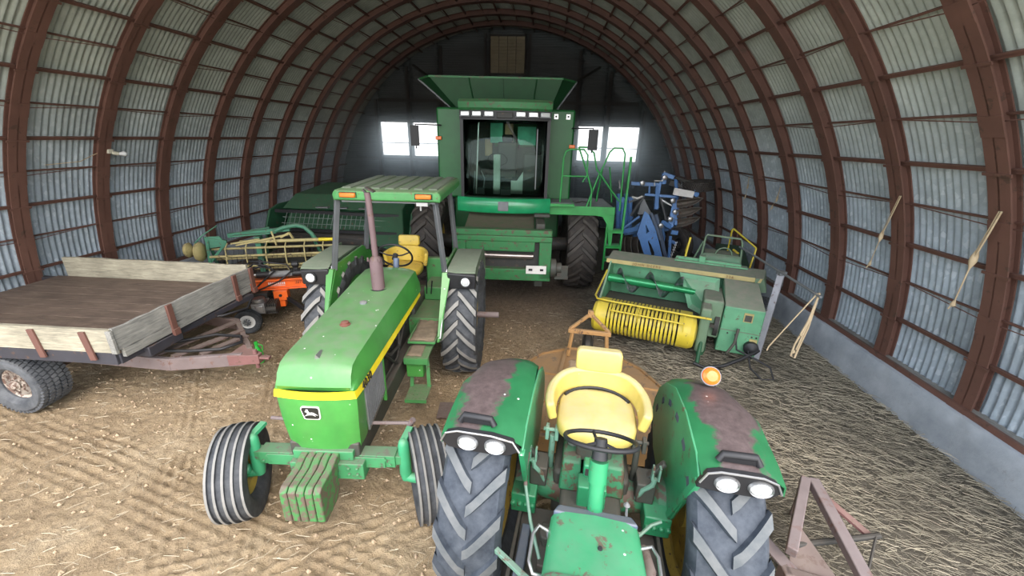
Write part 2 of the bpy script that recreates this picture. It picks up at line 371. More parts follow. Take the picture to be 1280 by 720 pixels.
# ---------------------------------------------------------------- tyres
def tire(parent, name, c, r, w, rr, mats, style='lug', lugs=22, rz=0, h=.04, ang=.42, lw=.055, sgn=1, label=None):
    """wheel: a pivot-free tyre mesh with its axle along local x"""
    mb = MB(); hw = w / 2
    def crown(t): return r - h - .10 * r * abs(t) ** 3 * .5
    prof = [(-hw * .62, rr), (-hw * .92, rr + .22 * (r - rr)), (-hw, rr + .55 * (r - rr)), (-hw * .97, r - h - .075 * r)]
    for t in (-.85, -.5, 0, .5, .85): prof.append((hw * t, crown(t)))
    prof += [(hw * .97, r - h - .075 * r), (hw, rr + .55 * (r - rr)), (hw * .92, rr + .22 * (r - rr)), (hw * .62, rr)]
    if style == 'rib':
        prof = [(-hw * .62, rr), (-hw * .95, rr + .3 * (r - rr)), (-hw, rr + .6 * (r - rr)), (-hw * .95, r - .035)]
        mis = [0, 0, 0]; xs = (-.9, -.46, 0, .46, .9)
        for i, t in enumerate(xs):
            cr = r - .022 * abs(t) ** 2; x = hw * t; q = .065 * hw
            prof += [(x - q * 1.3, cr - .018), (x - q, cr), (x + q, cr)]; mis += [0, 0, 1]
            prof += [(x + q * 1.3, cr - .018)]; mis += [0]
        mis += [0]
        prof += [(hw * .97, r - .05), (hw, rr + .6 * (r - rr)), (hw * .95, rr + .3 * (r - rr)), (hw * .62, rr)]
        mis += [0, 0, 0, 0, 0]
        mb.lathe(prof, n=64, mis=mis[:len(prof)], closed=True)
    else:
        mb.lathe(prof, n=64, mis=[0] * len(prof), closed=True)
    if style == 'lug':
        for i in range(lugs):
            for sd in (-1, 1):
                th0 = 2 * PI * (i + (0.5 if sd > 0 else 0)) / lugs
                secs_o = []; secs_i = []
                for k in range(7):
                    t = k / 6; x = sd * hw * (-.04 + 1.02 * t); tt = min(abs(x) / hw, 1)
                    th = th0 + sgn * ang * (t ** 1.15) * (1.0 - .12 * t)
                    ro = r - .05 * r * tt ** 3 - (.012 if k == 0 else 0); ri = ro - h * 1.25
                    half = lw / 2 * (1 + .25 * t) / r
                    def P(x, rad, a): return (x, -math.cos(a) * rad, math.sin(a) * rad)
                    ox = x
                    secs_o.append((P(ox, ro, th - half), P(ox, ro, th + half))); secs_i.append((P(x, ri, th - half * 1.5), P(x, ri, th + half * 1.5)))
                # shoulder drop
                x = sd * hw * 1.0; rad = r - .16 * r; th = th0 + sgn * ang * .92
                secs_o.append((P(sd * hw * 1.02, rad, th - half), P(sd * hw * 1.02, rad, th + half))); secs_i.append((P(sd * hw * .93, rad - .01, th - half * 1.4), P(sd * hw * .93, rad - .01, th + half * 1.4)))
                n = len(secs_o); vs = []
                for a, b_ in zip(secs_o, secs_i): vs += [a[0], a[1], b_[1], b_[0]]
                fs = []; ms = []
                for k in range(n - 1):
                    b0 = k * 4; b1 = b0 + 4
                    fs.append((b0, b0 + 1, b1 + 1, b1)); ms.append(1 if k < n - 2 else 0)
                    fs.append((b0 + 1, b0 + 2, b1 + 2, b1 + 1)); ms.append(0)
                    fs.append((b0 + 3, b0, b1, b1 + 3)); ms.append(0)
                fs.append((0, 3, 2, 1)); ms.append(0); e = (n - 1) * 4; fs.append((e, e + 1, e + 2, e + 3)); ms.append(0)
                mb.add(vs, fs); mb.m[-len(fs):] = ms
    elif style == 'block':
        for row, t in enumerate((-.75, -.38, 0, .38, .75)):
            for i in range(46):
                th = 2 * PI * (i + .5 * (row % 2)) / 46
                cr = crown(t); x = hw * t
                T = M.Rotation(th, 4, 'X')
                mb.T = T; mb.box((x, 0, cr + .008), (hw * .30, 2 * PI * r / 46 * .68, .03), rot=(0, 0, .3)); mb.T = M.Identity(4)
    ob = mb.build(name, mats, parent, smooth=.55); ob.location = c; ob.rotation_euler = (0, 0, rz)
    if label: ob['label'] = label
    return ob
def rim(parent, rr, w, mat, dish=.05, side=1, hubmat=None, holes=0, name='rim'):
    mb = MB(); hw = w / 2
    mb.lathe([(-hw * .66, rr + .02), (-hw * .62, rr + .035), (-hw * .58, rr), (-hw * .4, rr - .035), (hw * .4, rr - .035), (hw * .58, rr), (hw * .62, rr + .035), (hw * .66, rr + .02),
              (hw * .6, rr - .01), (hw * .4, rr - .055), (-hw * .4, rr - .055), (-hw * .6, rr - .01)], n=40, closed=True)
    x = side * dish
    mb.lathe([(x - .012, rr - .04), (x + side * .015, rr * .75), (x + side * .02, rr * .45), (x, rr * .3), (x, .02), (x - .025, .02), (x - .03, rr * .45), (x - .03, rr - .04)], n=40)
    o = mb.build(name, mat, parent, smooth=.6)
    h = MB(); h.lathe([(x - .06, rr * .3), (x + side * .05, rr * .28), (x + side * .09, rr * .2), (x + side * .1, .01)], n=20)
    for k in range(8):
        a = 2 * PI * k / 8; p = (x, math.cos(a) * rr * .4, math.sin(a) * rr * .4)
        h.cyl((x - .03, p[1], p[2]), (x + side * .05, p[1], p[2]), .014, n=6)
    h.build('hub', hubmat or mat, parent, smooth=.5)
    return o
# ================================================================ building
XC, ZC, RI, RS = -1.62, .15, 6.26, 6.42
Y0, YB, SP, YR = 1.6, 15.4, 1.162, 4.03
RIBY = [YR + SP * i for i in range(-2, 10)]
def AP(a, r, y): a = R(a); return (XC + math.cos(a) * r, y, ZC + math.sin(a) * r)
# corrugated arch: corrugations run round the arch, pitch 68 mm along the length
def shell(name, a0, a1):
    mb = MB(); ny = int((YB + .05 - Y0) / .017); na = max(6, int(abs(a1 - a0) / 3)); vs = []
    for i in range(ny + 1):
        y = Y0 + i * .017; c = math.cos(2 * PI * y / .085) * .020
        for j in range(na + 1):
            a = a0 + (a1 - a0) * j / na; vs.append(AP(a, RS + c, y))
    fs = []
    for i in range(ny):
        for j in range(na):
            b = i * (na + 1) + j; fs.append((b, b + 1, b + na + 2, b + na + 1))
    mb.add(vs, fs); o = mb.build(name, GALV, smooth=3.0); o['kind'] = 'structure'
    return o
A_BASE = math.degrees(math.asin((.36 - ZC) / RS))
shell('wall_right', A_BASE, 41.0); shell('ceiling', 41.0, 139.0); shell('wall_left', 139.0, 180 - A_BASE)
# sheet laps
# ribs: built-up I section of flange + web + nailer
def struct(mb, name, mat, bevel=0, smooth=.6):
    o = mb.build(name, mat, bevel=bevel, smooth=smooth); o['kind'] = 'structure'; return o
tn = 0
for y in RIBY:
    tn += 1; mb = MB(); n = 72
    for (y0, y1, r0, r1) in ((y - .100, y + .100, RI, RI + .014), (y - .008, y + .008, RI, RS), (y - .05, y + .05, RS - .03, RS - .018)):
        secs = []
        for i in range(n + 1):
            a = 3.0 + (174.0) * i / n
            secs.append([AP(a, r0, y0), AP(a, r0, y1), AP(a, r1, y1), AP(a, r1, y0)])
        mb.loft(secs)
    # splice plates
    for k in range(-9, 10):
        a = 90 + k * 9.15 + 4.575
        if 4 < a < 176:
            secs = [[AP(a + d, RI - .006, y - .102), AP(a + d, RI - .006, y + .102), AP(a + d, RI + .002, y + .102), AP(a + d, RI + .002, y - .102)] for d in (-.9, 0, .9)]
            mb.loft(secs)
    # foot plate
    for sx in (-1, 1):
        x = XC + sx * (RI + .07); mb.bx(x - .13, x + .13, y - .1, y + .1, .475, .49)
    struct(mb, 'trim_%d' % tn, RIB)
# purlins
for k in range(-9, 10):
    for half in (0, 1):
        a = 90 + (k + half * .5) * 9.15 + (-.5 if k + half * .5 > 0 else .5) * (1 if half == 0 else 1)
        if not (4.2 < a < 175.8): continue
        tn += 1; mb = MB(); ca, sa = math.cos(R(a)), math.sin(R(a))
        rn = V((ca, 0, sa)); tg = V((-sa, 0, ca)); c0 = V((XC, 0, ZC))
        def seg(r0, r1, t0, t1, ya, yb):
            ps = []
            for yy in (ya, yb):
                for (r, t) in ((r0, t0), (r1, t0), (r1, t1), (r0, t1)):
                    q = c0 + rn * r + tg * t; ps.append((q.x, yy, q.z))
            mb.hexa(ps)
        if half == 0:   # deep angle, between each pair of ribs, web against the sheets
            seg(RI + .075, RS - .022, -.004, .004, Y0 + .02, YB)
            seg(RI + .075, RI + .081, -.022, .022, Y0 + .02, YB)
            # end cleats laid across the rib flanges
            for y in RIBY[:]:
                s_ = 1 if ca > 0 else -1
                ps = []
                for yy, rr_ in ((y - .13, RI - .014), (y + .13, RI - .008)):
                    for (r, t) in ((rr_, -.014), (rr_ + .012, -.014), (rr_ + .012, .014), (rr_, .014)):
                        q = c0 + rn * r + tg * t; ps.append((q.x, yy, q.z))
                mb.hexa(ps)
        else:
            seg(RS - .05, RS - .02, -.004, .004, Y0 + .02, YB)
            seg(RS - .052, RS - .047, -.010, .010, Y0 + .02, YB)
            # slack tie rod beside it
            for i in range(len(RIBY) - 1):
                d = .035 * (1 if i % 2 else -1)
                q0 = c0 + rn * (RI + .03) + tg * d; q1 = c0 + rn * (RI + .05) - tg * d
                mb.tube([(q0.x, RIBY[i], q0.z), (q1.x, RIBY[i + 1], q1.z)], .006, 5)
        struct(mb, 'trim_%d' % tn, RIB)
# low girt + sill timber on both sides
for sx, nm in ((1, 'right'), (-1, 'left')):
    xi = XC + sx * 6.13
    mb = MB(); rows = []
    ny = 110
    for i in range(ny + 1):
        y = Y0 - .3 + (YB + .3 - Y0) * i / ny
        w = .012 * math.sin(y * 5.3) + .01 * math.sin(y * 13.1 + 1)
        pr = [(xi + sx * (0.0) + w * .5, -.15), (xi + w * .6, .28 + w), (xi + sx * .02, .465 + w * .5), (xi + sx * .03, .475), (xi + sx * .5, .475), (xi + sx * .5, -.15)]
        rows.append([(p[0], y, p[1]) for p in pr])
    mb.loft(rows); o = mb.build('baseboard_' + nm, CONC, smooth=.9); o['kind'] = 'structure'
    tn += 1; mb = MB(); x = XC + sx * (RI - .035); mb.bx(x - .02, x + .02, Y0, YB, .477, .535)
    x2 = XC + sx * (RI + .10); 
    struct(mb, 'trim_%d' % tn, RIB)
    tn += 1; mb = MB(); mb.bx(x2 - .05, x2 + .05, Y0, YB, .477, .50); struct(mb, 'trim_%d' % tn, WOODY)

# ---- back wall with window openings
WINS = [(-6.20, -5.18), (-4.98, -3.95), (1.03, 1.88), (2.08, 3.14)]
WZ = (2.42, 3.56); LOU = (-2.13, -.97, 5.2, 6.3)
def backwall():
    mb = MB(); xs = sorted([XC - RS, XC + RS] + [v for w in WINS for v in w] + [LOU[0], LOU[1]])
    pit = .07
    def top(x): return ZC + math.sqrt(max(RS * RS - (x - XC) ** 2, 0))
    def strip(x0, x1, z0, z1f):
        # horizontal corrugation strip, several columns so the top follows the arch
        nx = max(1, int((x1 - x0) / .12)); zmax = max(z1f(x0 + (x1 - x0) * i / nx) for i in range(nx + 1))
        nz = int((zmax - z0) / (pit / 4)) + 1; vs = []
        for i in range(nx + 1):
            x = x0 + (x1 - x0) * i / nx
            for j in range(nz + 1):
                z = min(z0 + j * pit / 4, z1f(x)); vs.append((x, YB + .012 * math.cos(2 * PI * z / pit), z))
        fs = [(i * (nz + 1) + j, (i + 1) * (nz + 1) + j, (i + 1) * (nz + 1) + j + 1, i * (nz + 1) + j + 1) for i in range(nx) for j in range(nz)]
        mb.add(vs, fs)
    for a, b in zip(xs[:-1], xs[1:]):
        if b - a < .01: continue
        m = (a + b) / 2
        if any(w[0] < m < w[1] for w in WINS):
            strip(a, b, -.05, lambda x: WZ[0]); strip(a, b, WZ[1], top)
        elif LOU[0] < m < LOU[1]:
            strip(a, b, -.05, lambda x: LOU[2])
            strip(a, b, LOU[3], lambda x: max(top(x), LOU[3] + .001))
        else:
            strip(a, b, -.05, top)
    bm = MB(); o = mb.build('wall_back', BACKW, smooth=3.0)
    mod = o.modifiers.new('s', 'SOLIDIFY'); mod.thickness = .01
    o['kind'] = 'structure'
backwall()
wn = 0
for w in WINS:
    wn += 1
    o = bpy.data.objects.new('window_%d' % wn, None); COL.objects.link(o); o['kind'] = 'structure'; o.location = (w[0], YB - .01, WZ[0])
    mb = MB(); W = w[1] - w[0]; Hh = WZ[1] - WZ[0]; t = .05
    mb.bx(-t, 0, -.05, .04, -t, Hh + t); mb.bx(W, W + t, -.05, .04, -t, Hh + t); mb.bx(0, W, -.05, .04, -t, 0); mb.bx(0, W, -.05, .04, Hh, Hh + t)
    mb.build('window_frame', BACKW, o, smooth=.5)
    mb = MB(); mb.bx(0, W, -.02, .015, Hh * .37, Hh * .37 + .03); mb.bx(W * .5 - .006, W * .5 + .006, -.01, .01, 0, Hh * .37)
    mb.build('sash', GREYM, o)
    mb = MB(); mb.bx(0, W, .0, .006, 0, Hh)
    g, nt, b = newmat('window_pane_glass'); out = nt.nodes['Material Output']; tr = nd(nt, 'ShaderNodeBsdfTransparent'); tr.inputs[0].default_value = (.93, .95, .96, 1)
    nt.links.new(tr.outputs[0], out.inputs[0]); mb.build('glass_pane', g, o)
# louvred vent
o = root('louvre_vent', ((LOU[0] + LOU[1]) / 2, YB - .03, LOU[2]), 0, 'square slatted louvre vent high under the arch on the end wall', 'vent')
lw_ = LOU[1] - LOU[0]; lh = LOU[3] - LOU[2]; mb = MB()
for (a, b, c, d) in ((-lw_ / 2 - .05, -lw_ / 2, -.05, lh + .05), (lw_ / 2, lw_ / 2 + .05, -.05, lh + .05), (-lw_ / 2, lw_ / 2, -.05, 0), (-lw_ / 2, lw_ / 2, lh, lh + .05)): mb.bx(a, b, -.06, .06, c, d)
mb.build('frame', DKGREY, o)
LOUM = paint('louvre_backlit_tan', (.62, .60, .42), dust=.1, rough=.6)  # slats coloured lighter to stand in for daylight passing through them
mb = MB()
for k in range(11):
    z = lh * (k + .5) / 11; mb.box((0, 0, z), (lw_, .10, .012), rot=(R(-50), 0, 0))
mb.bx(-lw_ / 2, lw_ / 2, .045, .05, 0, lh)
mb.build('slats', LOUM, o)
mb = MB()
for x in (-.29, 0, .29): mb.bx(x - .008, x + .008, -.065, -.05, 0, lh)
mb.build('mullions', DKGREY, o)
# end wall studs and braces
for x in (-6.3, -5.08, -3.85, -2.3, -.8, .9, 1.98, 3.25):
    tn += 1; mb = MB(); z1 = ZC + math.sqrt(RI * RI - (x - XC) ** 2); mb.bx(x - .045, x + .045, YB - .13, YB - .035, 0, z1); struct(mb, 'trim_%d' % tn, DKGREY)
for (z, x0, x1) in ((2.3, -7.2, 4.0), (4.3, -6.2, 3.0)):
    tn += 1; mb = MB(); mb.bx(x0, x1, YB - .12, YB - .05, z - .04, z + .04); struct(mb, 'trim_%d' % tn, DKGREY)
for sx in (-1, 1):
    tn += 1; mb = MB(); mb.bar((XC + sx * 3.2, YB - .15, 5.4), (XC + sx * 1.6, YB - 1.2, 4.4), .07, .07); struct(mb, 'trim_%d' % tn, DKGREY)

# ---------------------------------------------------------------- floor: dirt with ruts
def floor():
    mb = MB(); x0, x1, y0, y1 = XC - 6.3, XC + 6.3, -.6, YB + .05; st = .026
    nx = int((x1 - x0) / st); ys = [y0]
    while ys[-1] < y1: ys.append(ys[-1] + (.022 if .9 < ys[-1] < 5 else .07))
    ny = len(ys) - 1
    from mathutils import noise as mn
    vs = []
    for j in range(ny + 1):
        y = ys[j]
        for i in range(nx + 1):
            x = x0 + (x1 - x0) * i / nx
            p = V((x * 1.1, y * 1.1, 0)); z = .018 * mn.noise(p) + .012 * mn.noise(V((x * 5, y * 5, 3)))
            # tyre-lug prints: diagonal ridges in bands
            for (cx_, cy_, dx, dy, wd) in ((-3.3, 1.55, .93, .36, .30), (-1.2, 1.9, .97, -.24, .55), (-3.9, 3.3, .6, -.8, .22), (-2.6, 1.35, .80, .60, .25), (-3.0, 3.4, -.5, .86, .2)):
                u = (x - cx_) * dx + (y - cy_) * dy; v = -(x - cx_) * dy + (y - cy_) * dx
                if abs(v) < wd:
                    m_ = (1 - abs(v) / wd); ph = mn.noise(V((x * .8, y * .8, 5))) * 2
                    z += .022 * min(1, m_ * 1.6) * max(-.35, math.sin(v * 70 + ph * 1.5)) * (.55 + .6 * mn.noise(V((u * 2, v * 2, 9))))
            r_ = mn.noise(V((x * 14 + y * 3, y * 14, 7))); z += .012 * r_ + .006 * mn.noise(V((x * 30, y * 30, 2)))
            vs.append((x, y, z - .012))
    fs = []
    for j in range(ny):
        for i in range(nx):
            b = j * (nx + 1) + i; fs.append((b, b + 1, b + nx + 2, b + nx + 1))
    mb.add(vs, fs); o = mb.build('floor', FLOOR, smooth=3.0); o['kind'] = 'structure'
floor()
# straw and chaff
def straw(name, n, region, mat, lmin, lmax, label, zmax=.03, bias=None):
    rd = random.Random(hash(name) % 1000 if False else len(name)); mb = MB()
    for _ in range(n):
        x, y = region(rd); L_ = rd.uniform(lmin, lmax); a = rd.gauss(bias, .6) if bias is not None else rd.uniform(0, PI); z = rd.uniform(.002, zmax)
        w = rd.uniform(.001, .0024); d = V((math.cos(a), math.sin(a), rd.uniform(-.12, .12))); s_ = V((-d.y, d.x, 0)) * w
        p = V((x, y, z)); k = V((rd.uniform(-.1, .1), rd.uniform(-.1, .1), .02)) * L_
        q = [p - d * L_ / 2, p + k, p + d * L_ / 2]; vs = []
        for t in q: vs += [t - s_, t + s_, t + V((0, 0, w * 1.6))]
        fs = [(0, 1, 4, 3), (1, 2, 5, 4), (2, 0, 3, 5), (3, 4, 7, 6), (4, 5, 8, 7), (5, 3, 6, 8), (0, 2, 1), (6, 7, 8)]
        mb.add(vs, fs)
    o = mb.build(name, mat, smooth=0); tag(o, label, 'straw', kind='stuff'); return o
def reg_right(rd):
    while 1:
        x = rd.uniform(.6, 4.5); y = rd.uniform(1.6, 9.5)
        if x > 1.35 + rd.gauss(0, .35) - max(0, y - 7) * .0: return x, y
def reg_left(rd):
    return rd.uniform(-7, .4), 1.2 + rd.random() ** 1.5 * 6
straw('loose_straw', 17000, reg_right, STRAW, .04, .17, 'dull trampled straw covering the dirt along the curb on the right', .05, bias=-.35)
straw('pale_straw', 900, reg_right, STRAWL, .06, .2, 'pale dry stalks lying on top of the trampled straw by the curb', .06, bias=-.35)
straw('scattered_straw', 1600, reg_left, STRAWL, .03, .14, 'thin pale straw stalks scattered over the tan dirt round the tractors', .02, bias=.3)
def clods():
    rd = random.Random(5); mb = MB()
    for _ in range(3500):
        x = rd.uniform(-7, 1); y = rd.uniform(1.3, 6.5); r = .003 + .02 * rd.random() ** 2.5; n = 5
        vs = [(x, y, r * .9)] + [(x + math.cos(2 * PI * k / n + r) * r * rd.uniform(.7, 1.3), y + math.sin(2 * PI * k / n) * r * rd.uniform(.7, 1.3), -.003) for k in range(n)]
        mb.add(vs, [(0, 1 + k, 1 + (k + 1) % n) for k in range(n)] + [tuple(range(1, n + 1))[::-1]])
    o = mb.build('loose_dirt', CLOD, smooth=0); tag(o, 'small loose clods of tan dirt strewn over the floor', 'dirt', kind='stuff')
CLOD = paint('dirt_clod', (.42, .31, .20), dust=0, rough=.95, var=.4)
clods()
# ================================================================ row-crop tractor with canopy (number 4030 on the hood)
def tractor_canopy():
    T = root('farm_tractor', (-1.73, 2.50, 0), .065, 'green tractor numbered 4030 with a dusty canopy roof and suitcase weights', 'tractor')
    # ---- hood
    def sec(y, zs, zt, hw, c=.075, nose=0):
        p = []
        for sx in (-1, 1):
            q = [(sx * (hw + .012), zs), (sx * (hw + .004), zs + (zt - zs) * .35), (sx * (hw - .02), zt - c), (sx * (hw - c * .35), zt - c * .3), (sx * (hw - c), zt - .006), (sx * hw * .4, zt + .006)]
            p.append(q if sx < 0 else q[::-1])
        pts = p[0] + [(0, zt + .008)] + p[1]
        return [(x, y - nose * (1 - (x / hw) ** 2), z) for x, z in pts]
    mb = MB()
    st = [(-.0, 1.255, 1.30, .305, .03, .035), (.035, 1.255, 1.40, .312, .06, .03), (.09, 1.257, 1.465, .315, .075, .02), (.18, 1.26, 1.49, .318, .08, .0), (.6, 1.27, 1.52, .32, .08, 0), (1.2, 1.285, 1.56, .325, .08, 0), (1.75, 1.30, 1.60, .335, .085, 0), (2.02, 1.31, 1.615, .34, .1, 0), (2.10, 1.31, 1.59, .335, .12, 0), (2.13, 1.31, 1.53, .32, .12, 0)]
    mb.loft([sec(*q) for q in st]); hood = mb.build('hood', G4030, T, smooth=.7)
    # stripe around nose and down both sides
    mb = MB()
    fr = []
    for x in [-.318 + .636 * i / 16 for i in range(17)]:
        fr.append((x * .99, -.004 - .036 * (1 - (x / .318) ** 2)))
    path = [(-.328, 2.08)] + [(-.328, y) for y in (1.5, .8)] + [(-.322, .15)] + fr + [(.322, .15)] + [(.328, y) for y in (.8, 1.5, 2.08)]
    rows = []
    for (x, y) in path:
        z1 = 1.258 + .025 * max(y, 0); h = .07 if y > .1 else .062; ox = x; rows.append([(x * .97, y + .012, z1 - h), (x * 1.045, y - .004, z1 - h), (x * 1.01, y, z1), (x * .97, y + .012, z1)])
    mb.loft(rows); mb.build('yellow_stripe', YSTRIPE, T, smooth=.8)
    text('number_decal', '4030', .092, LETB, T, (.341, .20, 1.228), (R(80), 0, R(90)), shear=.2, space=1.12, off=.0, ext=.003)
    # nose below the stripe: tapers towards the bottom
    mb = MB(); rows = []
    for (z, hw, y) in ((1.20, .320, .0), (1.14, .320, -.004), (1.0, .314, -.004), (.85, .304, .004), (.74, .296, .014), (.69, .292, .02)):
        row = []
        for i in range(-8, 9):
            t = i / 8; row.append((hw * (math.copysign(abs(t) ** .9, t)), y - .035 * (1 - t * t) + .02 * abs(t) ** 8, z))
        row += [(hw + .002, y + .12, z), (hw * .95, .36, z), (-hw * .95, .36, z), (-hw - .002, y + .12, z)]
        rows.append(row)
    mb.loft(rows); mb.build('front_grille_panel', G4030, T, smooth=.7)
    # side screens
    for sx in (-1, 1):
        mb = MB(); mb.prism([(.16, 1.2), (.62, 1.22), (.62, .80), (.20, .72)], sx * .30, sx * .318, 'yz')
        s_ = mb.build('side_screen', STEEL, T)
        mb = MB()
        for k in range(15):
            y = .18 + k * .03; mb.bx(sx * .318, sx * .326, y, y + .012, .76 + .08 * k / 15, 1.19)
        mb.build('screen_slats', GREYM, s_)
        mb = MB(); mb.bx(sx * .30, sx * .33, .62, .645, .72, 1.235)
        mb.build('side_trim', G4030, T)
    # emblem on the nose
    mb = MB(); w_, h_ = .105, .085
    def plate(w_, h_, y, t):
        p = []
        for (cx, cz, a0) in ((w_ / 2 - .014, h_ / 2 - .014, 0), (-w_ / 2 + .014, h_ / 2 - .014, 90), (-w_ / 2 + .026, -h_ / 2 + .014, 180), (w_ / 2 - .014, -h_ / 2 + .014, 270)):
            for k in range(4):
                a = R(a0 + 30 * k); p.append((cx + math.cos(a) * .014, cz + math.sin(a) * .014))
        return p
    em = sub('emblem', T, (-.035, -.046, 1.075))
    em.scale = (1.35, 1, 1.3); MB().prism(plate(.112, .092, 0, 0), -.002, .012).build('badge_border', LETW, em)
    MB().prism(plate(.100, .080, 0, 0), -.005, 0).build('badge_plate', LETB, em)
    deer = [(-.040, -.022), (-.022, -.010), (-.016, .004), (-.022, .010), (-.030, .012), (-.028, .018), (-.020, .022), (-.022, .030), (-.010, .028), (-.010, .018), (-.004, .006), (.010, .008), (.020, .006), (.026, .001), (.044, -.012), (.024, -.006), (.030, -.020), (.014, -.010), (-.002, -.010), (-.016, -.012)]
    MB().prism(deer, -.0075, -.004).build('leaping_deer', LETW, em)
    # hood fittings
    h = MB(); h.lathe([(0, .035), (.02, .035), (.03, .012)], (.03, 1.05, 1.552), 'z', 16); h.build('fuel_cap', GREYM, T)
    h = MB(); h.lathe([(0, .047), (.012, .047), (.016, .036), (.035, .034), (.042, .01)], (.02, .62, 1.522), 'z', 18); h.build('radiator_cap', REDCAP, T)
    h = MB(); h.hexa([(-.012, .10, 1.47), (.03, .11, 1.47), (.012, .2, 1.495), (-.004, .2, 1.495), (-.004, .10, 1.51), (.002, .1, 1.515), (.006, .19, 1.515), (0, .19, 1.515)]); h.build('hood_ornament', STEEL, T)
    # exhaust stack
    m = MB(); m.lathe([(1.52, .068), (1.90, .068), (1.925, .054), (1.94, .036)], (.06, 1.42, 0), 'z', 24)
    for k in (-1, 1): m.cyl((.06 + k * .06, 1.36, 1.9), (.06 + k * .06, 1.36, 1.94), .01, n=6)
    mu = m.build('muffler', MUFF, T)
    m = MB(); m.tube([(.06, 1.42, 1.92), (.055, 1.42, 2.3), (.045, 1.42, 2.56), (.04, 1.42, 2.60)], .031, 14); m.build('exhaust_pipe', MUFF, T, smooth=.8)
    m = MB(); m.box((.075, 1.42, 2.63), (.09, .08, .014), rot=(0, R(28), 0)); m.bar((.04, 1.42, 2.58), (.0, 1.42, 2.63), .02, .02); m.build('rain_cap', DKGREY, T)
    m = MB(); m.lathe([(0, .092), (.008, .092), (.008, .08)], (.06, 1.42, 1.572), 'z', 24); m.build('muffler_collar', BLACK, T)
    AXG = paint('axle_green_grimy', (.045, .26, .10), dust=.85, rough=.5, dcol=(.15, .15, .11), wear=.22, wcol=(.10, .09, .07))
    # engine and frame
    m = MB(); m.bx(-.2, .2, .65, 2.0, .75, 1.22); m.cyl((.0, .7, 1.1), (.0, 2.0, 1.1), .16, n=14)
    for k in range(6): m.cyl((-.22, .8 + k * .2, 1.0), (.23, .8 + k * .2, 1.0), .04, n=8)
    m.tube([(.2, .9, 1.1), (.27, 1.0, 1.0), (.27, 1.3, .95), (.22, 1.5, 1.15)], .018, 8); m.tube([(.24, .75, .8), (.27, 1.2, .85), (.24, 1.7, 1.1)], .012, 6)
    m.tube([(.25, .8, 1.15), (.28, 1.1, .85), (.25, 1.25, .75)], .012, 6)
    m.build('engine', DKGREY, T)
    m = MB()
    for sx in (-1, 1): m.bx(sx * .17, sx * .29, .0, 2.1, .52, .74)
    m.bx(-.2, .2, 1.9, 3.0, .55, 1.0); m.bx(-.27, .27, .04, .30, .50, .70)
    m.build('chassis_frame', GREASE, T, bevel=.012)
    m = MB(); m.bx(-.27, .34, -.08, .10, .44, .60)
    m.bx(-.25, .25, -.04, .20, .60, .69)
    for x in (.22, .29): m.cyl((x, -.10, .56), (x, -.07, .56), .016, n=6); m.cyl((x, -.10, .50), (x, -.07, .50), .016, n=6)
    m.build('weight_bracket', AXG, T, bevel=.008)
    # suitcase weights hung over the bracket
    WGT = paint('green_cast_weight', (.05, .22, .06), dust=.55, rough=.55, dcol=(.14, .13, .09), wear=.5, wcol=(.13, .09, .07), scale=9)
    for k in range(5):
        x = -.145 + k * .064; m = MB()
        poly = [(-.40, .34), (-.37, .30), (-.16, .32), (-.11, .38), (-.11, .52), (-.08, .60), (.06, .62), (.06, .68), (-.10, .68), (-.18, .65), (-.36, .65), (-.40, .62)]
        m.prism(poly, x - .028, x + .028, 'yz'); m.build('suitcase_weight', WGT, T, bevel=.008)
    # front axle
    ay = .06
    m = MB()
    for sx in (-1, 1):
        m.bx(sx * .25, sx * .58, ay - .06, ay + .06, .50, .62); m.bx(sx * .52, sx * .66, ay - .045, ay + .045, .515, .605)
        for (x, z) in ((.5, .585), (.47, .535), (.54, .535)): m.cyl((sx * x, ay - .075, z), (sx * x, ay - .06, z), .014, n=8)
        m.bx(sx * .24, sx * .50, ay - .075, ay - .062, .505, .615)
    m.bx(-.3, .3, ay - .05, ay + .05, .50, .60)
    m.build('front_axle', AXG, T, bevel=.006)
    TEALK = paint('spindle_green', (.04, .33, .15), dust=.35, rough=.4, wear=.08)
    for sx in (-1, 1):
        m = MB(); x = sx * .645; m.lathe([(.33, .038), (.40, .052), (.70, .047), (.74, .036), (.755, .015)], (x, ay, 0), 'z', 16)
        m.tube([(x, ay, .36), (x + sx * .05, ay - .01, .35), (x + sx * .12, ay - .02, .35)], .042, 12)
        m.bar((x, ay, .735), (x + .02, ay + .15, .75), .055, .03)
        m.build('steering_knuckle', TEALK, T, smooth=.7)
    m = MB(); m.tube([(-.60, ay + .22, .75), (-.1, ay + .2, .73), (.66, ay + .21, .75)], .016, 8); m.cyl((.64, ay + .21, .72), (.68, ay + .21, .79), .026, n=10); m.build('tie_rod', RUSTP, T)
    for sx in (-1, 1):
        t = tire(T, 'front_tire', (sx * (.77 if sx < 0 else .84), ay - (.05 if sx < 0 else 0), .40), .405, .27, .205, [TIRE, LUG], 'rib', rz=(.32 if sx < 0 else .40))
        rim(t, .205, .22, YRIM, dish=-.02, side=-sx, hubmat=TEALK)
    # rear wheels
    for sx in (-1, 1):
        t = tire(T, 'rear_tire', (sx * .85, 2.52, .80), .81, .45, .46, [TIRE, LUG], 'lug', lugs=21, h=.042, ang=.36, lw=.062, sgn=-1)
        rim(t, .46, .40, YRIM, dish=.0, side=sx)
    m = MB(); m.cyl((-1.32, 2.52, .80), (1.32, 2.52, .80), .042, n=14); m.cyl((-.5, 2.52, .8), (.5, 2.52, .8), .12, n=16); m.build('rear_axle', RUSTP, T)
    m = MB(); m.bx(-.25, .25, 2.1, 2.95, .55, 1.05); m.build('transmission_case', GREASE, T, bevel=.03)
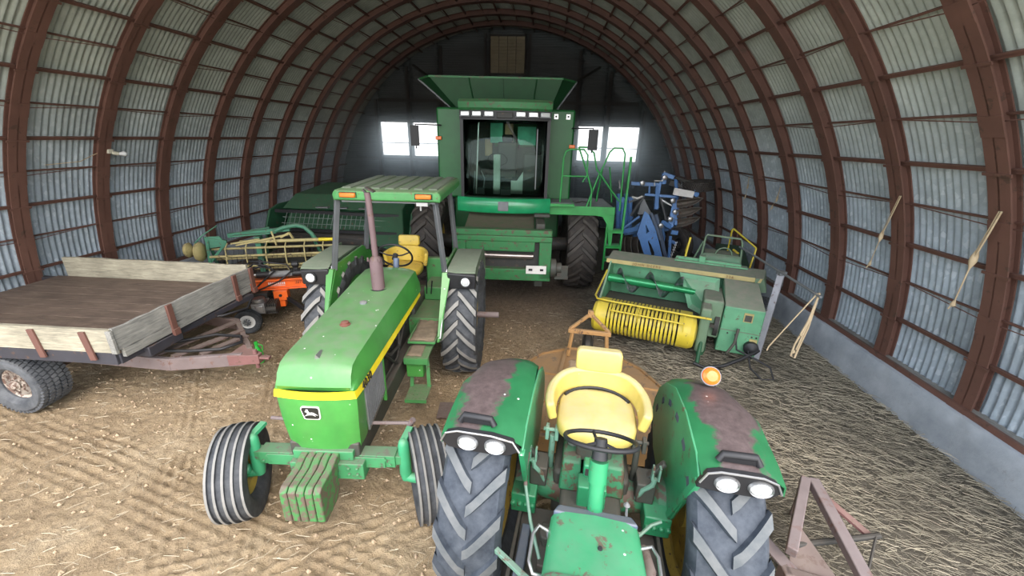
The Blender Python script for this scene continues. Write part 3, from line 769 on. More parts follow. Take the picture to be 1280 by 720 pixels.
    # platform and steps
    m = MB(); m.bx(-.66, .66, 2.0, 3.2, .93, .96); m.bx(.32, .64, 1.45, 2.0, .89, .92); m.bx(-.64, -.32, 1.5, 2.0, .89, .92); m.bx(.33, .345, 1.45, 2.0, .92, .95)
    m.bx(-.64, .64, 1.98, 2.0, .62, .95)
    m.build('platform', G4030D, T, bevel=.004)
    DIRT = paint('caked_dirt', (.20, .15, .10), dust=.2, rough=.95, var=.4, scale=12)
    m = MB(); rd = random.Random(3)
    g = [[(.345 + .28 * i / 7, 1.46 + .95 * j / 12, .922 + .02 * rd.random()) for i in range(8)] for j in range(13)]; m.sheet(g, .01); m.build('caked_dirt', DIRT, T, smooth=2)
    m = MB(); m.bx(.33, .60, 1.22, 1.62, .82, .835); m.bx(.33, .60, 1.22, 1.235, .755, .82)
    for i in range(3):
        for j in range(9): m.box((.545 + .02 * i - .02, 1.26 + j * .04, .837), (.012, .022, .006))
    st_ = m.build('step_plate', G4030D, T, bevel=.004); m = MB(); rd = random.Random(8); m.sheet([[(.35 + .17 * i / 5, 1.26 + .33 * j / 7, .838 + .012 * rd.random()) for i in range(6)] for j in range(8)], .008); m.build('step_dirt', DIRT, st_, smooth=2)
    m = MB(); m.bx(.34, .53, 1.27, 1.56, .56, .82); m.build('battery_box', G4030, T, bevel=.01)
    m = MB(); m.bx(.36, .60, 1.05, 1.35, .40, .412); m.bx(.36, .60, 1.05, 1.062, .37, .40); m.bar((.58, 1.3, .40), (.55, 1.4, .78), .04, .01); m.bar((.38, 1.3, .40), (.38, 1.35, .60), .04, .01)
    for i in range(5):
        for j in range(4): m.box((.39 + .045 * i, 1.085 + j * .07, .414), (.02, .03, .006))
    m.build('step_plate', G4030D, T)
    # fenders
    for sx in (-1, 1):
        m = MB(); a, b = sx * .72, sx * 1.06
        prof = [(1.93, 1.60), (2.0, 1.65), (2.8, 1.67), (3.15, 1.58), (3.35, 1.35), (3.42, 1.1), (3.40, 1.09), (3.32, 1.33), (3.12, 1.555), (2.8, 1.64), (1.95, 1.62)]
        m.prism(prof, a, b, 'yz'); m.bx(b - sx * .012, b, 1.98, 3.1, 1.52, 1.64)
        fe = m.build('fender', GREYROOF, T, bevel=.01)
        m = MB(); m.hexa([(a, 1.93, 1.40), (b, 1.93, 1.40), (b, 2.05, 1.42), (a, 2.05, 1.42), (a, 1.91, 1.60), (b, 1.91, 1.58), (b, 2.03, 1.62), (a, 2.03, 1.645)] if sx > 0 else
                      [(b, 1.93, 1.40), (a, 1.93, 1.40), (a, 2.05, 1.42), (b, 2.05, 1.42), (b, 1.91, 1.58), (a, 1.91, 1.60), (a, 2.03, 1.645), (b, 2.03, 1.62)])
        lp = m.build('lamp_panel', BLACK, T, bevel=.012)
        m = MB(); m.lathe([(1.895, .068), (1.90, .072), (1.93, .07)], (sx * .94, 0, 1.50), 'y', 24); m.build('lamp_ring', BLACK, lp)
        m = MB(); m.lathe([(1.884, .005), (1.888, .03), (1.896, .056), (1.91, .06)], (sx * .94, 0, 1.50), 'y', 24); m.build('headlight', LENS, lp)
        # inner wall
        m = MB(); poly = [(1.50, .96), (2.02, 1.64), (2.9, 1.66), (3.2, 1.5), (3.3, 1.0), (3.0, .9), (1.6, .86)]
        m.prism(poly, sx * .655, sx * .685, 'yz'); m.build('fender_skirt', G4030, T, bevel=.006)
        m = MB(); m.bar((sx * .685, 1.52, .93), (sx * .70, 2.01, 1.62), .022, .03); m.build('edge_trim', STEEL, T)
        # outer bright triangular facing
        m = MB(); m.add([(sx * .66, 1.48, .9), (sx * .66, 1.93, 1.60), (sx * .76, 1.96, 1.60), (sx * .68, 1.50, .9), (sx * .66, 1.52, .9), (sx * .66, 1.98, 1.60), (sx * .76, 2.0, 1.60), (sx * .68, 1.54, .9)],
                        [(0, 1, 2, 3), (7, 6, 5, 4), (0, 4, 5, 1), (1, 5, 6, 2), (2, 6, 7, 3), (3, 7, 4, 0)]); m.build('fender_front_plate', G4030, T)
    # canopy frame
    m = None
    for sx in (-1, 1):
        for (yb, zb, xb, yt, xt) in ((2.0, 1.60, .68, 2.10, .57), (3.02, 1.60, .66, 3.10, .57)):
            m = MB(); m.bar((sx * xb, yb, zb - .03), (sx * xt, yt, 2.47), .05, .06); m.build('canopy_post', GREYD, T, bevel=.006)
    m = MB()
    def rr(y, hx, z, hz, c):  # ring
        return [(-hx, y, z - hz), (hx, y, z - hz), (hx + .01, y, z), (hx, y, z + hz - c), (hx - c, y, z + hz), (-hx + c, y, z + hz), (-hx, y, z + hz - c), (-hx - .01, y, z)]
    m.loft([rr(1.97, .60, 2.485, .045, .02), rr(2.0, .655, 2.485, .06, .03), rr(3.45, .665, 2.51, .06, .03), rr(3.49, .61, 2.51, .045, .02)])
    roof = m.build('canopy_roof', G4030D, T, bevel=.01, loc=(.04, 0, 0)); roof.scale = (.94, 1, 1)
    m = MB()
    for k in range(7):
        x = -.54 + k * .18; m.hexa([(x - .065, 2.12, 2.54), (x + .065, 2.12, 2.54), (x + .065, 3.40, 2.565), (x - .065, 3.40, 2.565), (x - .05, 2.14, 2.563), (x + .05, 2.14, 2.563), (x + .05, 3.38, 2.588), (x - .05, 3.38, 2.588)])
    m.build('roof_ribs', GREYROOF, roof, bevel=.004)
    m = MB(); m.bx(-.58, .58, 2.05, 3.4, 2.40, 2.43); m.build('roof_lining', GREYM, roof)
    for sx in (-1, 1):
        m = MB(); m.box((sx * .46, 1.965, 2.492), (.19, .05, .05)); m.build('warning_lamp', AMBER, roof, bevel=.012)
        m = MB(); m.box((sx * .46, 1.985, 2.492), (.22, .03, .066)); m.build('lamp_housing', BLACK, roof)
    m = MB(); m.bx(.36, .50, 2.0, 2.1, 2.38, 2.42); m.cyl((.40, 2.05, 2.32), (.40, 2.05, 2.42), .012, n=8); m.build('mirror_bracket', STEEL, roof)
    # dash, wheel, seat
    m = MB(); m.prism([(2.08, 1.2), (2.28, 1.1), (2.30, 1.42), (2.12, 1.56)], -.22, .22, 'yz'); m.build('dash', BLACK, T, bevel=.02)
    m = MB(); m.tube([(0.0, 2.2, 1.30), (.0, 2.30, 1.66)], .038, 12); m.build('steering_column', BLUEG, T)
    sw = sub('steering_wheel', T, (-.02, 2.34, 1.68), (R(-56), 0, 0))
    MB().tube([(math.cos(a) * .215, math.sin(a) * .215, 0) for a in [2 * PI * k / 32 for k in range(32)]], .013, 8, closed=True).build('wheel_rim', BLACK, sw, smooth=2)
    m = MB(); m.cyl((0, 0, -.06), (0, 0, .015), .035, n=12)
    for a in (90, 200, 340): m.tube([(0, 0, -.005), (math.cos(R(a)) * .1, math.sin(R(a)) * .1, -.02), (math.cos(R(a)) * .213, math.sin(R(a)) * .213, 0)], .010, 6)
    m.build('wheel_spokes', BLACK, sw, smooth=1)
    seat(T, (-.06, 2.86, 1.32), YSEAT2, 1.0, armed=False)
    m = MB(); m.bx(-.42, -.22, 2.0, 2.2, 1.22, 1.36); m.bx(-.44, -.24, 2.02, 2.18, 1.37, 1.39); m.build('tool_box', BLUEG, T, bevel=.01)
    m = MB(); m.bx(.26, .62, 2.6, 3.1, .96, 1.16); m.bx(.2, .6, 3.05, 3.15, .96, 1.45); m.build('control_console', G4030D, T, bevel=.02)
    m = MB(); m.tube([(.32, 2.5, 1.1), (.34, 2.46, 1.35)], .01, 6); m.tube([(.38, 2.5, 1.1), (.41, 2.47, 1.3)], .01, 6); m.build('control_levers', BLACK, T)

def seat(T, c, mat, k=1.0, armed=True):
    """moulded pan seat: cushion, wrap-round backrest and a small head pad"""
    P = sub('operator_seat', T, c); hw = .245 * k
    m = MB(); secs = []
    for (z, s, dz) in ((-.05, .90, 0), (-.02, 1.0, 0), (.035, 1.0, 0), (.06, .93, 0), (.07, .75, 0)):
        row = []
        for i in range(28):
            a = 2 * PI * i / 28; ca, sa = math.cos(a), math.sin(a); e = .62
            x = math.copysign(abs(ca) ** e, ca) * hw * s; y = math.copysign(abs(sa) ** e, sa) * .25 * k * s
            row.append((x, y, z * k + (.02 if sa < 0 else 0) * abs(sa)))
        secs.append(row)
    m.loft(secs); m.build('seat_cushion', mat, P, smooth=1.2)
    m = MB(); grid = []
    for (z, r) in ((.02, 1.0), (.10, 1.04), (.20, 1.08), (.245, 1.09)):
        row = []
        for i in range(25):
            a = R(-22 + 224 * i / 24) if armed else R(5 + 170 * i / 24)
            ca, sa = math.cos(a), math.sin(a); fr = max(0, 1 - sa) if armed else 0
            zz = z * (.55 + (.12 * min(1, max(0, (sa - .35) / .5)))) if armed else z * (.8 + .25 * sa)
            x = math.copysign(abs(ca) ** .8, ca) * (hw + .035) * r; y = math.copysign(abs(sa) ** .8, sa) * .27 * k * r
            row.append((x, y, zz * k + .03))
        grid.append(row)
    o = m.sheet(grid, .055 * k).build('wraparound_backrest', mat, P, bevel=.02, smooth=1.2, seg=3)
    m = MB(); rows = []
    for (z, s) in ((.0, .86), (.02, 1), (.13, 1), (.155, .88)):
        rows.append([(x * s, y * (s if s < 1 else 1), z) for x, y in [(-.155, -.03), (-.14, -.045), (.14, -.045), (.155, -.03), (.155, .03), (.13, .045), (-.13, .045), (-.155, .03)]])
    m.T = M.Translation((0, .30 * k, (.175 if armed else .285) * k)) @ M.Rotation(R(-8), 4, 'X') @ M.Scale(k, 4)
    m.loft(rows); m.build('head_pad', mat, P, bevel=.012, seg=3)
    m = MB(); m.bx(-.13, .13, -.12, .14, -.16, -.05); m.build('seat_base', BLACK, P, bevel=.02)
    if armed:
        m = MB(); m.tube([(math.cos(R(a)) * hw * .98, math.sin(R(a)) * .235 * k, .072 * k) for a in range(30, 155, 10)], .012, 6); m.build('seat_gap', BLACK, P)
    return P
tractor_canopy()
# ================================================================ near tractor, seen from over its hood
def near_tractor():
    T = root('farm_tractor', (.42, 2.25, 0), -.105, 'older green tractor with yellow armchair seat, near the front, no canopy', 'tractor')
    for sx in (-1, 1):
        t = tire(T, 'rear_tire', (sx * .71, 0, .78), .79, .40, .50, [TIREB, LUGB], 'lug', lugs=19, h=.034, ang=.33, lw=.062, sgn=1)
        rim(t, .50, .34, YRIM, dish=-.02, side=sx)
        # fender: crowned top narrowing to the rear, inner skirt, front lamp face
        m = MB(); rows = []
        prof = [(-.52, 1.50, .60, .0), (-.50, 1.555, .66, .0), (-.40, 1.60, .86, 0), (-.1, 1.645, 1.0, 0), (.2, 1.62, 1.0, 0), (.45, 1.50, .94, 0), (.64, 1.33, .84, 0), (.72, 1.18, .74, 0), (.735, 1.05, .66, 0)]
        prof = [(-.515, 1.57, 0, 0), (-.40, 1.605, 0, 0), (-.1, 1.645, .0, 0), (.2, 1.62, .03, 0), (.45, 1.50, .06, 0), (.62, 1.34, .09, 0), (.70, 1.18, .12, 0), (.72, 1.05, .13, 0)]
        for (y, z, tp, _) in prof:
            xi, xo = (.43 if sx < 0 else .52) + tp * (.5 if sx < 0 else -.1), (.90 if sx < 0 else .92) - 2.2 * tp; row = []
            for i in range(9):
                t_ = i / 8; x = xi + (xo - xi) * t_; row.append((sx * x, y, z - .045 * (2 * abs(t_ - .5)) ** 3.5))
            row.append((sx * (xo + .004), y, z - .10))
            rows.append(row)
        m.sheet(rows, .008); fe = m.build('fender', GFEND, T, smooth=.8)
        m = MB(); poly = [(-.515, 1.50), (-.40, 1.565), (-.1, 1.605), (.2, 1.58), (.45, 1.46), (.62, 1.30), (.70, 1.15), (.72, .98), (.5, .80), (.2, .78), (-.12, .80), (-.26, .90)]
        q_ = .42 if sx < 0 else .51; m.prism(poly, sx * q_, sx * (q_ + .014), 'yz'); m.build('fender_skirt', GTEAL, fe, bevel=.004)
        m = MB(); m.bar((sx * (q_ + .01), -.50, 1.47), (sx * q_, -.2, .86), .03, .04); m.build('skirt_brace', GTEAL, fe)
        # lamp face
        m = MB(); fp = []
        poly = [(.44 if sx < 0 else .51, 1.50), (.48 if sx < 0 else .54, 1.565), (.60, 1.585), (.80, 1.585), (.87, 1.56), (.90, 1.50), (.86, 1.46), (.78, 1.45), (.60, 1.45), (.50, 1.46)]
        m.prism([(sx * a, b) for a, b in poly], -.535, -.50, 'xz'); fp = m.build('lamp_bar', BLACK, fe, bevel=.006)
        m = MB(); m.tube([(sx * a, -.54, b) for a, b in poly[:6]], .006, 6); m.build('chrome_trim', STEEL, fp)
        for x in ((.58, .74) if sx < 0 else (.64, .80)):
            m = MB(); m.T = M.Translation((sx * x, -.54, 1.515)) @ M.Diagonal((1, 1, .78, 1)); m.lathe([(-.016, .005), (-.014, .028), (-.008, .048), (.0, .054)], (0, 0, 0), 'y', 24); m.build('headlight', LENS, fp)
            m = MB(); m.T = M.Translation((sx * x, -.54, 1.515)) @ M.Diagonal((1, 1, .78, 1)); m.lathe([(-.006, .052), (-.012, .057), (.002, .063), (.012, .060)], (0, 0, 0), 'y', 24, closed=True); m.build('lamp_ring', STEEL, fp)
        m = MB(); m.tube([(sx * .60, -.47, 1.60), (sx * .62, -.46, 1.635), (sx * .78, -.46, 1.64), (sx * .80, -.47, 1.60)], .020, 8); m.bx(*sorted((sx * .61, sx * .79)), -.475, -.445, 1.60, 1.64); m.build('grab_handle', BLACK, fe, smooth=1)
        # axle housing with bolted clamps
        m = MB(); m.lathe([(0, .15), (.10, .13), (.28, .105), (.34, .15), (.40, .15)], (0, 0, .78), 'x', 18) if sx > 0 else m.lathe([(0, .15), (-.10, .13), (-.28, .105), (-.34, .15), (-.40, .15)], (0, 0, .78), 'x', 18)
        m.T = M.Identity(4); m.build('axle_housing', GTEALD, T, loc=(sx * .12, 0, 0), smooth=.5)
        m = MB(); m.bx(*sorted((sx * .36, sx * .53)), -.24, .05, .70, .86)
        for k in range(4): m.cyl((sx * (.38 + k * .045), -.26, .78), (sx * (.38 + k * .045), -.22, .78), .02, n=6)
        m.build('axle_clamp', GTEAL, T, bevel=.01)
        m = MB(); m.bx(*sorted((sx * .30, sx * .42)), -.14, .02, .86, 1.02); m.bar((sx * .34, -.05, .95), (sx * .47, -.05, 1.15), .05, .03); m.build('fender_bracket', GREASE, T, bevel=.01)
    # round amber lamp on the right fender
    m = MB(); m.lathe([(-.03, .0), (-.028, .035), (-.012, .055), (0, .058)], (0, 0, 0), 'y', 20); a = m.build('amber_lamp_lens', AMBER, T, loc=(.715, .20, 1.70)); a.rotation_euler = (R(-32), 0, 0)
    m = MB(); m.lathe([(.0, .064), (.03, .062), (.05, .05), (.06, .02)], (0, 0, 0), 'y', 20); b = m.build('amber_lamp_shell', GREYM, a)
    m = MB(); m.cyl((.715, .24, 1.58), (.715, .24, 1.69), .014, n=8); m.build('amber_lamp_stalk', GREYM, T)
    # driveline housings
    m = MB(); m.bx(-.2, .2, -.75, .45, .45, .92); m.bx(-.26, .26, -.1, .35, .55, .98); m.build('transmission_case', GREASE, T, bevel=.03)
    m = MB(); m.hexa([(-.215, -.20, .92), (-.07, -.20, .92), (-.07, .15, .92), (-.215, .15, .92), (-.20, -.16, 1.14), (-.08, -.16, 1.14), (-.08, .15, 1.17), (-.20, .15, 1.17)])
    m.build('rockshaft_cover', GTEALD, T, bevel=.015)
    m = MB(); m.hexa([(.07, -.20, .92), (.215, -.20, .92), (.215, .15, .92), (.07, .15, .92), (.08, -.16, 1.14), (.20, -.16, 1.14), (.20, .15, 1.17), (.08, .15, 1.17)])
    m.build('rockshaft_cover', GTEALD, T, bevel=.015)
    m = MB(); m.lathe([(0, .04), (.02, .04), (.025, .03), (.035, .028)], (-.14, .0, 1.16), 'z', 16); m.build('filler_cap', STEEL, T)
    m = MB(); m.bx(-.06, .07, -.2, .2, .9, 1.10); m.bx(-.065, .0, -.28, -.2, 1.14, 1.24); m.bx(-.09, .09, -.3, -.18, .9, 1.08); m.build('valve_block', GTEAL, T, bevel=.01)
    m = MB(); m.bx(-.055, -.012, -.286, -.278, 1.165, 1.215); m.build('valve_window', DKGREY, T)
    m = MB(); m.bx(-.12, .12, -.1, .3, 1.1, 1.26); m.build('seat_pedestal', GREASE, T, bevel=.02)
    seat(T, (.0, .10, 1.31), YSEAT, 1.10, armed=True)
    # column, wheel
    m = MB(); m.tube([(0, -.66, .98), (0, -.50, 1.50)], .043, 16); m.tube([(0, -.53, 1.38), (0, -.495, 1.50)], .052, 16); m.build('steering_column', GTEAL, T, smooth=.8)
    m = MB(); m.lathe([(0, .07), (.06, .06), (.07, .05)], (0, -.68, .95), 'z', 14); m.build('column_boot', BLACK, T)
    sw = sub('steering_wheel', T, (.0, -.455, 1.60), (R(-27), 0, 0))
    MB().tube([(math.cos(a) * .197, math.sin(a) * .197, 0) for a in [2 * PI * k / 40 for k in range(40)]], .0125, 8, closed=True).build('wheel_rim', BLACK, sw, smooth=2)
    m = MB(); m.cyl((0, 0, -.10), (0, 0, .01), .045, .035, n=14)
    for a in (100, 215, 325): m.tube([(0, 0, -.01), (math.cos(R(a)) * .1, math.sin(R(a)) * .1, -.025), (math.cos(R(a)) * .195, math.sin(R(a)) * .195, 0)], .010, 6)
    m.build('wheel_spokes', BLACK, sw, smooth=1)
    # cowl and hood
    def hs(y, hw, zt, zb, c=.06):
        out = []
        for sx in (-1, 1):
            q = [(sx * hw, y, zb), (sx * hw, y, zt - c), (sx * (hw - .018), y, zt - .022), (sx * (hw - c), y, zt)]
            out += q if sx < 0 else [(0, y, zt + .012)] + q[::-1]
        return out
    m = MB(); m.loft([hs(-.65, .205, 1.235, .80), hs(-.665, .232, 1.27, .80), hs(-1.0, .245, 1.30, .80), hs(-1.02, .244, 1.30, .80)]); m.build('cowl', GTEAL, T, smooth=.7)
    m = MB(); m.loft([hs(-1.024, .252, 1.312, .86), hs(-1.04, .258, 1.316, .86), hs(-1.6, .262, 1.31, .86), hs(-2.25, .262, 1.27, .86), hs(-2.30, .25, 1.24, .86)]); m.build('hood', GTEALD, T, smooth=.7)
    m = MB(); m.hexa([(-.225, -.665, 1.10), (.225, -.665, 1.10), (.205, -.57, 1.13), (-.205, -.57, 1.13), (-.225, -.675, 1.277), (.225, -.675, 1.277), (.20, -.59, 1.235), (-.20, -.59, 1.235)]); m.build('instrument_panel', BLUEG, T, bevel=.015)
    m = MB(); m.lathe([(0, .013), (.008, .010)], (.02, -.86, 1.30), 'z', 10); m.build('hood_screw', BLACK, T)
    for sx in (-1, 1):
        m = MB(); x = sx * .24; m.tube([(x, -.74, 1.20), (x + sx * .05, -.73, 1.215), (x + sx * .075, -.78, 1.21), (x + sx * .075, -.92, 1.20), (x + sx * .05, -.97, 1.19), (x, -.96, 1.17)], .0095, 8); m.build('grab_rail', STEEL, T, smooth=1)
    m = MB(); m.bx(-.20, .20, -2.2, -.75, .5, .95); m.build('engine', DKGREY, T, bevel=.02)
    # footboards
    for sx in (-1, 1):
        m = MB(); m.bx(*sorted((sx * .22, sx * .47)), -.80, -.12, .60, .63); m.bx(*sorted((sx * .45, sx * .475)), -.80, -.12, .60, .70); m.build('footboard', GREASE, T, bevel=.006)
        m = MB(); m.lathe([(0, .03), (.10, .03), (.11, .045), (.16, .045)], (sx * .26, -.45, .66), 'z', 12); m.bx(*sorted((sx * .21, sx * .30)), -.6, -.3, .62, .72); m.build('brake_valve', GREASE, T, bevel=.01)
    # left levers: forked links, long rod
    LEV = paint('lever_pale_green', (.14, .30, .22), dust=.4, rough=.5, wear=.15)
    for sx in (-1, 1):
        m = MB(); x = sx * .29
        m.tube([(x, .05, .80), (x, .0, 1.0), (x - sx * .005, -.02, 1.22)], .022, 10); m.bx(x - .045, x - .02, -.06, .0, 1.20, 1.30); m.bx(x + .02, x + .045, -.06, .0, 1.20, 1.30); m.cyl((x - .06, -.03, 1.27), (x + .06, -.03, 1.27), .014, n=8)
        m.cyl((x - .05, 0, .84), (x + .05, 0, .84), .05, n=14)
        m.build('lift_link', GREASE if sx > 0 else LEV, T, bevel=.004)
        m = MB(); x = sx * .37; m.tube([(sx * .31, -.12, .88), (sx * .34, -.14, .98), (x + sx * .02, -.15, 1.04), (x + sx * .03, -.15, 1.10)], .016, 8); m.bar((x + sx * .01, -.15, 1.09), (x + sx * .01, -.15, 1.20), .012, .03); m.bar((x + sx * .05, -.15, 1.09), (x + sx * .05, -.15, 1.20), .012, .03)
        m.build('lift_fork', LEV, T)
    m = MB(); m.tube([(-.43, -.26, 1.17), (-.42, -.34, 1.06), (-.36, -.5, .95), (-.28, -.66, .86)], .011, 8); m.build('clutch_rod', LEV, T, smooth=1)
    m = MB(); m.tube([(-.425, -.22, 1.22), (-.43, -.27, 1.16), (-.42, -.34, 1.06)], .013, 8); m.build('rod_grip', RUST, T)
    m = MB(); m.tube([(.20, -.55, .9), (.19, -.46, 1.16)], .008, 6); m.lathe([(-.02, .005), (0, .02), (.02, .005)], (.19, -.46, 1.17), 'z', 10); m.build('shift_lever', GREYM, T)
    m = MB(); m.tube([(-.06, -.66, 1.0), (-.09, -.6, 1.14)], .014, 6, r2=.022); m.build('range_lever', STEEL, T)
    m = MB(); m.lathe([(0, .028), (.03, .032), (.06, .02)], (-.22, -.66, 1.06), 'z', 12); m.tube([(-.22, -.66, .9), (-.22, -.66, 1.06)], .012, 6); m.build('throttle_knob', GREYM, T)
    # front left bracketry
    m = MB(); m.bar((-.56, -.68, .92), (-.22, -.88, .90), .03, .03); m.bar((-.36, -.80, .9), (-.36, -1.3, .85), .03, .03); m.bar((-.31, -.82, .9), (-.31, -1.3, .85), .022, .03); m.bar((-.36, -1.0, .86), (-.22, -1.03, .86), .03, .02); m.build('pedal_frame', LEV, T, bevel=.004)
    m = MB(); m.hexa([(-.50, -1.12, .80), (-.38, -1.12, .80), (-.38, -.98, .80), (-.50, -.98, .80), (-.50, -1.12, .87), (-.38, -1.12, .87), (-.40, -.98, .87), (-.50, -.98, .87)]); m.build('pedal_pad', G4030, T, bevel=.006)
    m = MB(); m.box((-.40, -.88, .84), (.02, .14, .03)); m.build('yellow_tab', YSTRIPE, T)
    m = MB(); m.tube([(.30, -.55, .95), (.31, -.7, 1.0), (.29, -.85, .9), (.28, -1.1, .8)], .035, 10); m.build('hydraulic_hose', RUST, T, smooth=1)
    m = MB(); m.tube([(.24, -.50, .93), (.36, -.40, .98), (.42, -.38, 1.0)], .010, 6); m.tube([(.12, -.60, .98), (.15, -.5, .99), (.3, -.45, .95)], .012, 6); m.build('brake_linkage', LEV, T)
    m = MB(); m.bx(-.43, -.37, -.75, -.35, .64, .74); m.build('step_box', BLUEG, T, bevel=.01)
near_tractor()

# ---- rotary cutter on the ground behind it
def cutter():
    T = root('rotary_cutter', (.60, 4.35, 0), -.10, 'tan rotary mower deck lying on the dirt behind the yellow armchair seat', 'mower')
    m = MB(); poly = [(-.98, -1.05), (-.95, .05), (-.62, .62), (-.22, .88), (.32, .88), (.74, .52), (1.06, -.05), (1.06, -1.05)]
    rows = []
    for (z, s) in ((.06, 1), (.25, 1), (.262, .985)): rows.append([(x * s, y * s, z) for x, y in poly])
    m.loft(rows); m.build('deck', TANP, T, bevel=.012)
    m = MB()
    for a, b in zip(poly, poly[1:]):
        m.bar((a[0] * .98, a[1] * .98, .275), (b[0] * .98, b[1] * .98, .275), .03, .03)
    m.bar((-.88, .15, .275), (.93, .05, .275), .04, .03); m.bar((-.40, -1.0, .28), (-.26, .84, .28), .05, .04); m.bar((.44, -1.0, .28), (.30, .84, .28), .05, .04); m.bar((-.96, -.45, .275), (1.04, -.55, .275), .05, .04)
    m.build('deck_rails', TANP, T)
    m = MB(); m.lathe([(.27, .20), (.36, .18), (.42, .12), (.5, .11)], (.02, -.15, 0), 'z', 16); m.cyl((.02, -.15, .4), (.02, -1.0, .46), .05); m.build('gearbox', DKGREY, T)
    af = MB(); af.bar((-.24, .62, .28), (-.20, .66, .66), .045, .035); af.bar((.30, .62, .28), (.26, .66, .66), .045, .035); af.bar((-.26, .66, .66), (.32, .66, .66), .05, .06)
    af.bar((-.24, .66, .68), (.02, .86, .84), .04, .04); af.bar((.30, .66, .68), (.04, .86, .84), .04, .04); af.bx(-.01, .07, .83, .89, .80, .90)
    af.build('mast_frame', TANB, T, bevel=.006)
    m = MB(); m.T = M.Translation((.03, .93, .32)); t_ = m.lathe([(-.05, .10), (-.06, .18), (-.03, .22), (.03, .22), (.06, .18), (.05, .10)], n=24, closed=True); m.T = M.Identity(4); m.bx(-.06, .12, .88, .98, .58, .62); m.bx(-.05, -.035, .9, .96, .3, .6); m.bx(.095, .11, .9, .96, .3, .6)
    m.build('tail_wheel', DKGREY, T, loc=(0, .04, -.08))
    m = MB(); rd = random.Random(4); g = []
    for j in range(16):
        g.append([(-.22 + .42 * i / 9 + rd.uniform(-.02, .02), -.9 + 1.5 * j / 15, .262 + .03 * rd.random() * (1 if 0 < i < 9 and 0 < j < 15 else -.5)) for i in range(10)])
    m.sheet(g, .012); m.build('dirt_heap', CLOD, T, smooth=2)
    for (x, y) in ((-.70, .28), (.86, -.25)):
        m = MB(); m.box((x, y, .2645), (.09, .06, .004), rot=(0, 0, -.3)); m.build('warning_decal', LETW, T)
cutter()

# ---- rusty hitch frame at the lower right
def hitch():
    T = root('hitch_frame', (2.15, 2.40, 0), 0, 'rusty triangular implement hitch frame lying in the straw by the curb', 'hitch')
    def W(x, y, z): return (x - 2.15, y - 2.40, z)
    a = W(2.31, 2.78, .5); 
    m = MB(); m.bar(W(2.29, 2.77, .52), W(1.88, 2.17, .42), .07, .085); m.bar(W(2.35, 2.77, .52), W(2.26, 2.00, .44), .085, .07); m.build('a_frame', RUSTP, T, bevel=.008)
    m = MB(); m.bar(W(2.36, 2.74, .47), W(2.62, 2.44, .34), .06, .02); m.build('red_strut', REDP, T)
    m = MB(); m.tube([W(1.98, 2.28, .36), W(2.64, 2.42, .36), W(2.68, 2.43, .36)], .022, 10); m.tube([W(2.64, 2.41, .37), W(2.30, 2.02, .3)], .010, 6); m.build('cross_rod', DKGREY, T)
    m = MB(); m.add([W(2.02, 2.46, .47), W(1.90, 2.16, .28), W(2.20, 2.08, .28), W(2.03, 2.47, .46), W(1.91, 2.15, .26), W(2.21, 2.07, .26)], [(0, 1, 2), (5, 4, 3), (0, 3, 4, 1), (1, 4, 5, 2), (2, 5, 3, 0)]); m.build('gusset', RUST, T)
    m = MB(); m.bar(W(1.85, 2.13, .24), W(2.28, 2.02, .24), .07, .12); m.bx(-.32, -.26, -.32, -.22, 0, .3); m.bx(.08, .14, -.42, -.34, 0, .3); m.build('base_bar', RUST, T, bevel=.008); m = MB(); m.bar(W(2.3, 2.78, .5), W(2.36, 2.86, .02), .04, .04); m.build('rear_leg', RUST, T, bevel=.008)
    m = MB(); m.bar(W(1.78, 2.42, .30), W(1.98, 1.92, .28), .10, .02); m.bar(W(1.72, 2.36, .05), W(1.90, 1.92, .05), .06, .09); m.build('draw_bar', RUSTP, T, bevel=.005)
hitch()
